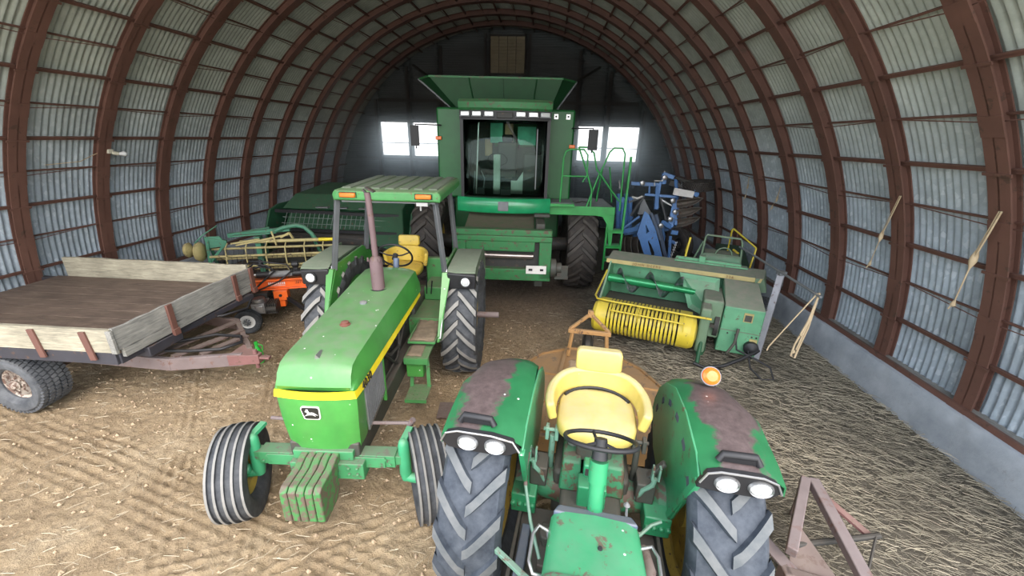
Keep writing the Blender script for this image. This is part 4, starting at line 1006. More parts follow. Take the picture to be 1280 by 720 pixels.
# ================================================================ combine harvester
def combine():
    cx = -.83; T = root('combine_harvester', (cx, 8.0, 0), .05, 'tall green combine with glass cab and flared grain tank at the back', 'combine')
    HW = 1.42
    # body side panels (towers flanking the cab)
    for sx in (-1, 1):
        m = MB(); m.bx(*sorted((sx * .84, sx * (1.36 if sx > 0 else 1.42))), .60, 4.6, 1.92, 3.68); m.build('side_panel', GCOMB, T, bevel=.04, seg=3)
    m = MB(); m.bx(-.84, .84, 1.6, 5.0, 1.2, 3.66); m.bx(-1.2, 1.2, 1.2, 5.2, .9, 1.92); m.build('body', GCOMB, T, bevel=.03)
    # small square lamps on the right tower
    for x in (.98, 1.22):
        m = MB(); m.bx(x - .045, x + .045, .585, .605, 3.50, 3.60); a = m.build('work_lamp', LENS, T, bevel=.006); m = MB(); m.bx(x - .02, x + .02, .58, .59, 3.535, 3.57); m.build('lamp_bulb', BLACK, a)
    for (x, z) in ((1.33, 3.0), (-1.38, 3.1)):
        m = MB(); m.box((x, .56, z), (.12, .05, .07)); m.build('warning_lamp', AMBER, T, bevel=.01)
    # grain tank extension, flared
    def ring(z, x0, x1, y0, y1): return [(x0, y0, z), (x1, y0, z), (x1, y1, z), (x0, y1, z)]
    m = MB(); t = .02
    a = ring(3.66, -1.22, 1.02, 1.15, 3.8); b = ring(4.27, -1.80, 1.36, .95, 4.5)
    b = [(-1.62, 1.0, 4.27), (1.10, 1.0, 4.27), (1.42, 1.5, 4.27), (1.42, 4.2, 4.27), (1.1, 4.6, 4.27), (-1.6, 4.6, 4.27), (-1.95, 4.2, 4.27), (-1.95, 1.5, 4.27)]
    a = [(-1.05, 1.15, 3.66), (.86, 1.15, 3.66), (1.0, 1.35, 3.66), (1.0, 3.6, 3.66), (.86, 3.8, 3.66), (-1.05, 3.8, 3.66), (-1.2, 3.6, 3.66), (-1.2, 1.35, 3.66)]
    ia = [(x * .97, y + (.03 if y < 2 else -.03), z) for x, y, z in a]; ib = [(x * .985, y + (.03 if y < 2 else -.03), z) for x, y, z in b]
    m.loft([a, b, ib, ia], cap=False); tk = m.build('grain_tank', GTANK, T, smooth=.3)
    m = MB()
    for i in range(8): m.bar(b[i], b[(i + 1) % 8], .035, .035)
    m.build('tank_rim', GCOMBL, tk)
    m = MB(); m.bar((1.0, 1.33, 3.68), (1.43, 1.48, 4.27), .03, .03); m.bar((-1.2, 1.33, 3.68), (-1.96, 1.48, 4.27), .03, .03); m.bar((-1.2, 1.4, 3.67), (1.0, 1.4, 3.67), .03, .03); m.build('tank_corner_strip', GREYM, tk)
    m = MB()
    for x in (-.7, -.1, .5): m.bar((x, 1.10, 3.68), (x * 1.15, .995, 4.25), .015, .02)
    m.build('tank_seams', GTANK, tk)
    # cab
    C_ = sub('cab', T, (0, 0, 0))
    m = MB()
    def arcx(y0, bulge, hw, n=16): return [(-hw + 2 * hw * i / n, y0 - bulge * (1 - (-1 + 2 * i / n) ** 2)) for i in range(n + 1)]
    f = arcx(-.02, .14, .86); rows = []
    for (z, g) in ((3.60, -.02), (3.64, .03), (3.74, .04), (3.79, -.02)):
        rows.append([(x * (1 + g * .3), y - g, z) for x, y in f] + [(.86, 1.5, z), (-.86, 1.5, z)])
    m.loft(rows); m.build('cab_roof', GCOMBL, C_, smooth=.6)
    m = MB(); rows = [[(x, y + .03, z) for x, y in f] + [(.8, .8, z), (-.8, .8, z)] for z in (3.44, 3.60)]; m.loft(rows); m.build('light_bar', BLACK, C_)
    for x in (-.74, -.52, -.29, .29, .52, .74):
        yy = -.02 - .14 * (1 - (x / .86) ** 2)
        m = MB(); m.box((x, yy + .015, 3.535), (.17, .05, .09), rot=(0, 0, x * .35)); a = m.build('work_lamp', LENS, C_, bevel=.012)
        m = MB(); m.box((x, yy + .0, 3.50), (.19, .07, .018), rot=(0, 0, x * .35)); m.build('lamp_bezel', GREYM, a)
    m = MB(); m.box((0, -.14, 3.52), (.30, .03, .10)); m.build('dark_vent', DKGREY, C_, bevel=.01)
    # glass front: slightly curved sheet; side posts
    m = MB(); g = arcx(.05, .15, .80); m.sheet([[(x, y, z) for x, y in g] for z in (2.06, 2.5, 3.0, 3.46)], .008); m.build('windshield', GLASS, C_, smooth=2)
    for sx in (-1, 1):
        m = MB(); m.bx(*sorted((sx * .79, sx * .85)), .0, .08, 2.0, 3.6); m.bar((sx * .82, .9, 2.0), (sx * .82, .9, 3.6), .06, .06); m.bx(*sorted((sx * .80, sx * .84)), .9, 1.6, 2.0, 3.6); m.bar((sx * .82, .04, 3.58), (sx * .82, .93, 3.58), .05, .05); m.build('cab_post', BLACK, C_)
        m = MB(); m.bx(*sorted((sx * .81, sx * .825)), .08, .88, 2.05, 3.56); m.build('side_glass', GLASS, C_)
    m = MB(); m.bar((-.56, .05, 2.08), (-.50, .05, 3.44), .012, .02); m.build('door_edge', STEEL, C_)
    m = MB(); m.bx(.60, .62, -.02, .0, 2.2, 3.3); m.build('wiper_post', GREYM, C_)
    m = MB(); m.bar((.03, -.13, 3.42), (.27, -.12, 3.0), .012, .012); m.bar((.06, -.13, 3.42), (.29, -.12, 3.0), .008, .008); m.box((.27, -.12, 2.98), (.03, .03, .08)); m.build('wiper', BLACK, C_)
    # interior: rear wall, green panes with backlight painted into their colour, seat, column, console
    m = MB(); m.bx(-.8, -.30, 1.3, 1.34, 2.0, 3.5); m.bx(.62, .8, 1.3, 1.34, 2.0, 3.5); m.bx(-.3, .62, 1.3, 1.34, 2.0, 2.95); m.bx(-.3, .62, 1.3, 1.34, 3.42, 3.5); m.build('cab_rear_wall', DKGREY, C_)
    GSH = paint('green_tint_backlit', (.10, .55, .36), dust=0, rough=.5, scale=5, var=.3)
    m = MB(); m.bx(-.36, -.10, .98, .99, 3.03, 3.42); m.bx(.22, .60, .98, .99, 3.0, 3.36); m.build('tinted_rear_window', GSH, C_)
    m = MB(); m.bx(-.80, .80, .0, 1.34, 1.98, 2.03); m.build('cab_floor', DKGREY, C_)
    m = MB(); m.bx(-.22, .22, .62, 1.0, 2.35, 2.50); m.bx(-.2, .2, .95, 1.07, 2.45, 3.05); m.bx(-.12, .12, .97, 1.05, 3.05, 3.2); m.build('driver_seat', BLACK, C_, bevel=.03)
    TANI = paint('cab_tan_liner', (.62, .40, .25), dust=.2, rough=.8)
    m = MB(); m.bx(-.06, .12, 1.06, 1.1, 2.3, 3.42); m.bx(-.50, -.34, 1.2, 1.24, 2.75, 3.1); m.build('tan_liner', TANI, C_, bevel=.02)
    PALEM = paint('pale_panel', (.5, .58, .52), dust=.3, rough=.5)
    m = MB(); m.bx(-.24, -.10, .30, .34, 2.05, 2.85); m.build('instrument_post', PALEM, C_, bevel=.01)
    m = MB(); m.prism([(.12, 2.06), (.36, 2.06), (.36, 2.5), (.24, 2.32), (.12, 2.32)], .32, .40, 'xz'); m.build('paper_box', PALEM, C_)
    m = MB(); m.bx(.36, .74, .3, 1.1, 2.03, 2.85); m.bx(.34, .42, .35, .40, 2.6, 2.8); m.build('armrest_console', DKGREY, C_, bevel=.03)
    sw = sub('steering_wheel', C_, (-.16, .42, 2.72), (R(-40), 0, 0)); MB().tube([(math.cos(a) * .19, math.sin(a) * .19, 0) for a in [2 * PI * k / 24 for k in range(24)]], .014, 6, closed=True).build('wheel_rim', BLACK, sw, smooth=2)
    m = MB(); m.tube([(-.45, .3, 2.05), (-.42, .35, 2.35), (-.5, .4, 2.5)], .012, 6); m.tube([(-.62, .2, 2.05), (-.60, .22, 2.5)], .015, 6); m.box((-.5, .35, 2.1), (.16, .1, .12)); m.box((.02, .25, 2.1), (.2, .12, .1)); m.build('cab_pedals', GREYM, C_)
    # sill under the glass
    m = MB(); f2 = arcx(-.04, .20, .92); rows = []
    for (z, g) in ((1.74, -.03), (1.76, .0), (1.90, .02), (2.0, .0), (2.03, -.03)):
        rows.append([(x, y - g, z) for x, y in f2] + [(.88, .9, z), (-.88, .9, z)])
    SILL = paint('cab_sill_green', (.008, .27, .10), dust=.08, rough=.3, clear=.4)
    m.loft(rows); s_ = m.build('cab_sill', SILL, T, smooth=.6)
    m = MB(); m.box((.0, -.262, 1.89), (.20, .012, .18)); m.build('sill_plate', GREYM, s_, bevel=.01)
    # feeder house
    m = MB(); m.hexa([(-.72, -1.05, .70), (.62, -1.05, .70), (.62, 1.2, 1.2), (-.72, 1.2, 1.2), (-.72, -1.05, 1.42), (.62, -1.05, 1.42), (.62, 1.2, 1.92), (-.72, 1.2, 1.92)]); m.build('feeder_house', paint('feeder_dusty', (.06, .13, .05), dust=1.0, rough=.8, dcol=(.15, .115, .085)), T, bevel=.02)
    m = MB(); m.tube([(.70, -.9, 1.0), (.72, -.2, 1.45), (.70, .3, 1.7)], .05, 10); m.bx(.64, .80, -.9, -.2, .5, 1.7); m.bx(.60, .9, -.5, -.35, 1.74, 1.80); m.build('drive_shield', GREASE, T, bevel=.02)
    # header adapter face
    F = sub('header_adapter', T, (0, 0, 0))
    y = -1.12; F.location = (0, 0, .14)
    m = MB(); m.bx(-.84, .92, y - .06, y + .1, 1.38, 1.50); m.bx(-.84, .92, y - .12, y - .04, 1.30, 1.40); m.bx(.70, .92, y - .10, y + .1, .62, 1.40); m.bx(-.84, -.60, y - .10, y + .1, .62, 1.40)
    m.bx(-.84, .92, y - .1, y + .1, .58, .80); m.hexa([(-.60, y - .1, 1.12), (.62, y - .1, 1.12), (.62, y + .02, 1.12), (-.60, y + .02, 1.12), (-.60, y - .10, 1.32), (.62, y - .1, 1.32), (.62, y + .02, 1.32), (-.60, y + .02, 1.32)])
    m.build('adapter_frame', GCOMBL, F, bevel=.015)
    m = MB(); m.bx(-.62, .72, y + .02, y + .1, .8, 1.3); m.build('dark_throat', DKGREY, F)
    m = MB(); m.cyl((-.60, y - .02, 1.02), (.60, y - .02, 1.02), .055, n=16); m.cyl((-.30, y - .02, 1.02), (-.24, y - .02, 1.02), .085, n=16); m.build('cross_shaft', paint('polished_shaft', (.30, .26, .24), dust=.3, rough=.25, metal=.8), F)
    m = MB(); m.box((.66, y - .112, .80), (.36, .012, .15)); a = m.build('caution_decal', LETW, F)
    m = MB(); m.box((.56, y - .119, .80), (.07, .004, .04)); m.box((.76, y - .119, .80), (.06, .004, .04)); m.build('decal_print', BLACK, a)
    m = MB(); m.cyl((.92, y + .05, .80), (1.02, y + .05, .80), .17, n=22); m.cyl((1.02, y + .05, .80), (1.12, y + .05, .80), .10, n=16); m.bx(1.0, 1.25, y - .02, y + .15, .60, .66); m.bx(1.04, 1.24, y - .02, y + .02, .66, .86); m.build('drive_coupler', GREASE, F, bevel=.006)
    # drive wheels
    for sx in (-1, 1):
        t = tire(T, 'drive_tire', (sx * 1.60 + (0.02 if sx > 0 else 0), .72, .94), .95, .62, .45, [TIREC, LUGD], 'lug', lugs=20, h=.05, ang=.38, lw=.075, sgn=-1); rim(t, .45, .5, YRIM, side=sx)
    m = MB(); m.cyl((-1.6, .72, .94), (1.6, .72, .94), .15, n=16); m.build('front_axle', DKGREY, T)
    for sx in (-1, 1):
        t = tire(T, 'steer_tire', (sx * 1.3, 5.0, .6), .60, .4, .3, [TIREC, LUGD], 'rib'); rim(t, .3, .34, YRIM, side=sx)
    # platform with ladder and rails, right side
    P = sub('service_platform', T, (0, 0, 0))
    GP = paint('platform_green', (.02, .30, .06), dust=.25, rough=.4)
    m = MB(); m.bx(.85, 1.40, -.05, .9, 1.88, 1.94); m.bx(1.40, 2.22, .15, 1.4, 1.80, 1.86); m.build('deck_plate', GP, P, bevel=.01)
    m = MB(); m.bx(1.42, 2.20, .18, 1.38, 1.862, 1.872); m.bx(.86, 1.36, .0, .6, 1.941, 1.95); m.build('grip_tread', GREYM, P)
    m = MB(); m.bx(.85, 2.24, .10, .16, 1.70, 1.88); m.prism([(2.10, 1.74), (2.24, 1.74), (2.24, 1.10), (2.18, 1.10), (2.12, 1.50), (2.0, 1.68), (1.85, 1.70)], .10, .16, 'xz'); m.build('deck_fascia', GP, P, bevel=.006)
    m = MB(); m.bx(2.10, 2.14, .12, .18, .55, 1.74); m.bx(2.42, 2.46, .12, .18, .7, 2.85)
    for z in (.80, 1.08, 1.40): m.bx(2.12, 2.44, .10, .30, z - .015, z + .015); m.bx(2.12, 2.44, .10, .12, z - .05, z + .02)
    m.build('ladder', GP, P, bevel=.005)
    m = MB()
    def loop(pts, r=.017): m.tube(pts, r, 8)
    loop([(1.12, .12, 1.88), (1.14, .12, 2.80), (1.18, .12, 2.92), (1.26, .12, 2.96), (1.52, .12, 2.96), (1.60, .12, 2.86), (1.62, .12, 2.5), (1.54, .12, 2.35)])
    loop([(1.14, .12, 2.46), (1.62, .12, 2.46)], .014)
    m.build('hand_rail', GP, P, smooth=1); m = MB()
    loop([(1.42, .14, 3.0), (1.58, .14, 2.62), (1.74, .14, 2.2), (1.74, .14, 1.86)]); loop([(1.66, .16, 1.86), (1.86, .16, 2.5), (1.95, .16, 2.72), (2.02, .16, 2.92), (2.10, .16, 3.0), (2.26, .16, 3.0), (2.32, .16, 2.9), (2.34, .16, 1.8)])
    m.build('hand_rail', GP, P, smooth=1); m = MB()
    loop([(1.98, .9, 1.86), (2.05, .9, 2.6), (2.2, .9, 2.6), (2.32, .9, 1.86)]); m.build('hand_rail', GP, P, smooth=1); m = MB(); loop([(1.42, .14, 3.0), (1.60, .14, 3.0), (1.72, .14, 2.9), (1.80, .14, 2.6), (2.30, .14, 2.0)])
    m.build('hand_rail', GP, P, smooth=1)
    m = MB(); m.tube([(1.30, .5, 3.34), (1.66, .1, 3.34), (1.66, .1, 2.9)], .014, 6); m.bx(1.58, 1.76, .08, .12, 2.95, 3.32); m.build('wing_mirror', BLACK, T, bevel=.01)
    m = MB(); m.tube([(-1.30, .5, 3.34), (-1.72, .1, 3.34), (-1.72, .1, 2.9)], .014, 6); m.bx(-1.82, -1.66, .08, .12, 2.95, 3.32); m.build('wing_mirror', BLACK, T, bevel=.01)
combine()

# ================================================================ square baler
def baler():
    T = root('square_baler', (.86, 5.78, 0), -.335, 'green and yellow hay baler with toothed pickup reel and auger, by the curb', 'baler')
    # pickup reel: wrapped bands
    m = MB(); L = 1.38; cz = .50; cyl_ = .22
    m.cyl((.12, cyl_ + .04, cz), (L - .12, cyl_ + .04, cz), .13, n=20); m.build('tine_bar', DKGREY, T)
    def band(x0, x1, r=.245):
        pr = [(cyl_ + .25, cz - .20), (cyl_ + .05, cz - .245)] + [(cyl_ + math.cos(R(a)) * r * -1, cz + math.sin(R(a)) * r) for a in range(-60, 100, 14)] + [(cyl_ + .25, cz + .22)]
        q = MB(); inner = [(y + .0 + (.012 if y < cyl_ + .2 else 0), z + (-.010 if z > cz else .010)) for y, z in pr]
        secs = [[(x0, y, z) for y, z in pr], [(x1, y, z) for y, z in pr]]
        q.sheet(secs, .008); return q
    n = 18; pit = (L - .36) / n
    for k in range(n):
        x = .18 + k * pit; band(x + .008, x + pit - .014).build('wrap_band', YEL, T, smooth=.8)
    for (x0, x1) in ((.0, .17), (L - .17, L)):
        q = band(x0, x1, .25); q.build('end_band', YEL, T, smooth=.8)
    m = MB(); m.lathe([(0, .25), (.06, .22), (.09, .1)], (L, cyl_, cz), 'x', 24); m.build('reel_end_cap', YEL, T)
    m = MB(); m.lathe([(0, .25), (-.05, .22), (-.07, .1)], (0, cyl_, cz), 'x', 24); m.build('reel_end_cap', YEL, T)
    m = MB()
    for k in range(n):
        x = .18 + k * pit - .003
        for a in (150, 110, 190): m.tube([(x, cyl_ + math.cos(R(a)) * .2, cz + math.sin(R(a)) * .2), (x, cyl_ + math.cos(R(a + 8)) * .31, cz + math.sin(R(a + 8)) * .31)], .004, 4)
    m.build('spring_teeth', DKGREY, T)
    # hay guard
    m = MB(); m.tube([(-.06, 1.0, 1.02), (-.09, .7, .86), (-.08, .30, .80), (-.02, .16, .80), (.2, .14, .80), (1.35, .12, .80), (1.62, .12, .80)], .016, 8); m.tube([(.22, -.02, .72), (1.28, -.04, .72)], .013, 8)
    for k in range(9):
        x = .25 + k * .128; m.tube([(x, .14, .80), (x, .0, .72), (x, -.06, .60)], .007, 5)
    m.build('hay_guard', YEL, T, smooth=1)
    # feed floor and side plates
    m = MB(); m.hexa([(-.02, .42, .55), (1.7, .42, .55), (1.7, 1.25, .50), (-.02, 1.25, .50), (-.02, .42, .60), (1.7, .42, .60), (1.7, 1.25, .55), (-.02, 1.25, .55)]); m.build('feed_floor', GREASE, T)
    m = MB(); m.prism([(.45, .25), (1.5, .25), (1.45, 1.12), (1.2, 1.14), (.8, .85), (.45, .65)], -.06, -.03, 'yz'); m.build('end_plate', GBALER, T)
    m = MB(); m.bx(-.03, 2.2, 1.42, 1.48, .5, 1.14); m.build('back_plate', GBALER, T)
    m = MB(); m.hexa([(1.32, .95, .6), (1.75, .6, .55), (1.75, .64, .55), (1.34, 1.0, .6), (1.10, 1.14, 1.12), (1.70, 1.10, 1.12), (1.70, 1.14, 1.12), (1.10, 1.18, 1.12)]); m.build('throat_plate', GBALER, T)
    m = MB(); m.bx(1.50, 1.78, .50, 1.2, .35, .95); m.bx(1.48, 1.62, .22, .55, .2, .9); m.build('gearbox_mount', GBALERD, T, bevel=.03)
    # auger
    A = MB(); A.cyl((-.02, 1.0, .90), (1.05, 1.0, .88), .075, n=16); A.cyl((1.05, 1.0, .88), (1.38, 1.0, .87), .05, n=16)
    au = A.build('auger_tube', paint('auger_green_steel', (.02, .26, .09), dust=.15, rough=.25, metal=.35), T)
    A = MB(); rows = []
    for i in range(61):
        th = 2 * PI * i / 60 * 2.15 + .6; x = .10 + 1.08 * i / 60
        rows.append([(x, 1.0 + math.cos(th) * rr_, .89 + math.sin(th) * rr_) for rr_ in (.07, .20)])
    A.sheet(rows, .006); A.build('auger_flight', paint('auger_flight_steel', (.05, .13, .09), dust=.3, rough=.35, metal=.3, wear=.5, wcol=(.20, .19, .21)), au, smooth=2)
    # top hood beam
    m = MB(); m.hexa([(-.12, 1.20, 1.10), (2.28, 1.22, 1.10), (2.36, 1.58, 1.10), (-.10, 1.62, 1.10), (-.12, 1.22, 1.17), (2.30, 1.24, 1.17), (2.36, 1.58, 1.23), (-.10, 1.62, 1.23)])
    m.build('top_beam', GBALERD, T, bevel=.012)
    m = MB(); m.hexa([(2.2, 1.2, .95), (2.40, 1.25, .95), (2.40, 1.6, .95), (2.2, 1.6, .95), (2.2, 1.2, 1.17), (2.32, 1.25, 1.17), (2.37, 1.58, 1.23), (2.2, 1.58, 1.23)]); m.build('beam_end', GBALERD, T)
    YF = paint('faded_yellow_strip', (.42, .34, .13), dust=.7, rough=.6, dcol=(.33, .29, .19))
    m = MB(); m.hexa([(-.125, 1.195, 1.105), (2.28, 1.215, 1.105), (2.28, 1.225, 1.105), (-.125, 1.205, 1.105), (-.125, 1.205, 1.172), (2.30, 1.228, 1.172), (2.30, 1.238, 1.168), (-.125, 1.215, 1.168)])
    m.build('name_strip', YF, T)
    text('name_lettering', 'JOHN DEERE', .058, LETY, T, (.56, 1.187, 1.139), (R(84), 0, 0), space=1.5, ext=.002)
    text('model_lettering', '336', .058, LETY, T, (1.84, 1.199, 1.139), (R(84), 0, 0), space=1.4, ext=.002)
    m = MB(); m.bar((1.0, 1.55, 1.27), (2.0, 1.50, 1.27), .05, .05); m.bx(1.36, 1.46, 1.44, 1.58, 1.25, 1.36); m.bx(.98, 2.1, 1.46, 1.6, 1.22, 1.25); m.build('tension_rod', GBALER, T, bevel=.01)
    # flywheel gearbox shield
    m = MB(); m.hexa([(1.78, .50, .16), (2.32, .50, .16), (2.32, 1.2, .16), (1.78, 1.2, .16), (1.80, .50, .90), (2.32, .50, .90), (2.26, 1.20, 1.09), (1.76, 1.20, 1.09)]); sh = m.build('gear_shield', GBALER, T, bevel=.02)
    m = MB(); m.hexa([(1.79, .505, .900), (2.315, .505, .900), (2.255, 1.2, 1.088), (1.765, 1.2, 1.088), (1.80, .52, .910), (2.305, .52, .910), (2.25, 1.19, 1.10), (1.775, 1.19, 1.113)]); m.build('shield_top', GBALERD, sh)
    m = MB(); m.bx(1.79, 2.32, .492, .50, .52, .535); m.build('panel_seam', GBALERD, sh)
    m = MB(); m.bx(2.06, 2.18, .488, .497, .70, .84); a = m.build('instruction_plate', YF, sh)
    m = MB(); m.bx(2.075, 2.165, .484, .489, .712, .81); m.build('plate_print', GREASE, a)
    m = MB(); m.bx(2.20, 2.30, .486, .497, .38, .45); m.build('small_plate', YF, sh)
    m = MB()
    for x in (1.90, 2.22, 2.28): m.cyl((x, .485, .48), (x, .50, .48), .012, n=8)
    m.build('shield_bolts', DKGREY, sh)
    m = MB(); m.cyl((1.70, .62, .55), (1.76, .62, .55), .20, n=24); m.cyl((1.64, .62, .55), (1.70, .62, .55), .07, n=14); m.build('drive_pulley', DKGREY, T)
    m = MB(); m.hexa([(1.52, .30, .12), (1.62, .30, .12), (1.66, .5, .12), (1.56, .5, .12), (1.50, .30, .5), (1.58, .30, .5), (1.62, .5, .75), (1.54, .5, .75)]); m.tube([(1.55, .1, .05), (1.56, .3, .5)], .03, 8); m.build('jack_leg', GDARK, T, bevel=.01)
    # hoses and drive shaft on the ground
    m = MB(); m.tube([(2.34, .44, .32), (2.1, .25, .20), (1.9, .15, .10), (1.65, .05, .06), (1.5, .05, .1)], .026, 8); m.build('drive_shaft', BLACK, T, smooth=1)
    m = MB(); m.tube([(2.0, .46, .5), (2.05, .36, .3), (2.3, .3, .24), (2.5, .28, .16), (2.55, .16, .05), (2.40, .1, .04), (2.25, .22, .12), (2.2, .40, .3)], .014, 8); m.build('black_hose', BLACK, T, smooth=1)
    m = MB(); m.lathe([(0, .03), (.04, .10), (.12, .10), (.14, .06)], (2.24, .38, .32), 'y', 16); m.build('coupling', BLACK, T)
    m = MB(); m.tube([(1.9, .15, .30), (2.0, .35, .40), (2.02, .44, .60)], .02, 8); m.build('control_arm', GREASE, T)
    # bale chamber going back, knotter stack with tube cage
    m = MB(); m.hexa([(1.75, 1.5, .45), (2.30, 1.5, .45), (2.30, 4.3, .5), (1.75, 4.3, .5), (1.75, 1.5, .95), (2.30, 1.5, .95), (2.30, 4.3, 1.0), (1.75, 4.3, 1.0)]); m.build('bale_chamber', GDARK, T, bevel=.02)
    m = MB(); m.loft([[(x, 2.0 + math.cos(R(a)) * .16, 1.14 + math.sin(R(a)) * .15) for a in range(0, 360, 24)] for x in (1.42, 1.44, 2.00, 2.02)]); m.bx(1.45, 2.0, 1.92, 2.4, .9, 1.10); m.build('knotter_drum', GBALER, T, smooth=.6)
    m = MB(); m.bx(1.45, 2.0, 2.0, 2.35, 1.27, 1.295); m.build('knotter_lid', GBALERD, T)
    m = MB(); 
    m.tube([(1.40, 1.95, 1.1), (1.42, 2.05, 1.55), (1.44, 2.1, 1.60), (1.98, 2.12, 1.58), (2.02, 2.1, 1.5), (2.04, 2.0, 1.15)], .018, 8); m.tube(arc((1.76, 2.05, 1.28), .13, 0, 180, 12), .012, 6); m.tube([(1.25, 2.1, 1.0), (1.40, 2.1, 1.48)], .018, 6)
    m.build('tube_cage', GBALERD, T, smooth=1)
    m = MB(); m.tube([(1.12, 1.55, 1.0), (1.17, 1.6, 1.62)], .018, 8); m.tube([(1.17, 1.6, 1.62), (1.13, 1.9, 1.3)], .012, 6); m.build('yellow_guard', YEL, T, smooth=.8); m = MB(); m.tube([(1.85, 2.5, 1.2), (1.84, 2.4, 1.68), (1.86, 2.38, 1.70), (2.22, 2.0, 1.48), (2.22, 1.98, 1.45), (2.19, 2.0, 1.05)], .014, 8); m.tube([(2.0, 2.2, 1.3), (1.92, 2.3, 1.34)], .02, 8); m.build('yellow_guard', YEL, T, smooth=.8)
    m = MB(); m.bar((1.30, 1.7, 1.06), (1.44, 1.9, 1.25), .08, .03); m.bar((1.12, 1.56, 1.03), (1.8, 1.6, 1.03), .05, .05); m.build('knotter_bracket', GBALER, T)
    # wheels
    for (x, yy) in ((-.16, 1.6), (2.5, 1.9)):
        t = tire(T, 'baler_tire', (x, yy, .34), .34, .20, .18, [TIREG, TIREG], 'block'); rim(t, .18, .16, YRIM, side=-1)
    m = MB(); m.cyl((-.2, 1.6, .34), (2.0, 1.6, .40), .04, n=10); m.cyl((1.9, 1.9, .36), (2.55, 1.9, .34), .04, n=10); m.bx(1.9, 2.0, 1.5, 2.0, .3, .5); m.build('axle', DKGREY, T)
baler()
def W2(px): pass
# post and pole beside the baler
t_ = root('steel_post', (3.36, 5.70, 0), 0, 'grey steel post leaning beside the baler with twine hanging from it', 'post')
m = MB(); m.bar((.0, .0, .0), (.12, .14, 1.40), .09, .06); m.build('post_body', paint('pale_grey_steel', (.34, .34, .37), dust=.2, rough=.5, wear=.12), t_, bevel=.008)
m = MB(); m.bx(.07, .17, .09, .19, 1.36, 1.42); m.build('post_cap', GREYM, t_)
o = MB().tube([(3.42, 7.1, 1.45), (3.36, 5.40, 1.45), (3.35, 4.75, 1.44)], .017, 8).build('long_pole', GREYM, smooth=1); tag(o, 'long thin grey pole resting on the post beside the baler', 'pole')
m = MB(); m.tube([(3.36, 4.80, 1.47), (3.33, 4.80, 1.1), (3.27, 4.82, .75), (3.25, 4.8, .60), (3.29, 4.78, .58), (3.32, 4.80, .75), (3.36, 4.81, 1.0), (3.37, 4.82, 1.47)], .012, 6)
m.tube([(3.35, 4.82, 1.46), (3.20, 4.92, 1.0), (3.06, 4.98, .62), (3.05, 4.98, .56)], .009, 6); m.tube([(3.37, 4.82, 1.45), (3.34, 4.8, 1.1), (3.28, 4.78, .70)], .010, 6)
for q in ((3.30, 4.80, .9), (3.27, 4.8, .66), (3.36, 4.81, 1.44)): m.lathe([(-.025, .008), (0, .024), (.025, .008)], q, 'z', 8)
o = m.build('twine_loop', ROPE, smooth=1); tag(o, 'loop of tan twine hanging from the pole by the baler', 'rope')
# turns a position read off the photograph, at a given depth, into metres
def at(px, py, y):
    f, yaw, pitch, roll = 498.5, -.078, .3615, .025
    fw = V((math.sin(yaw) * math.cos(pitch), math.cos(yaw) * math.cos(pitch), -math.sin(pitch)))
    r0 = V((math.cos(yaw), -math.sin(yaw), 0)); u0 = r0.cross(fw)
    rt = r0 * math.cos(roll) + u0 * math.sin(roll); up = -r0 * math.sin(roll) + u0 * math.cos(roll)
    d = fw + rt * ((px - 640) / f) + up * ((360 - py) / f); t = y / d.y
    return V((0, 0, 3.15)) + d * t
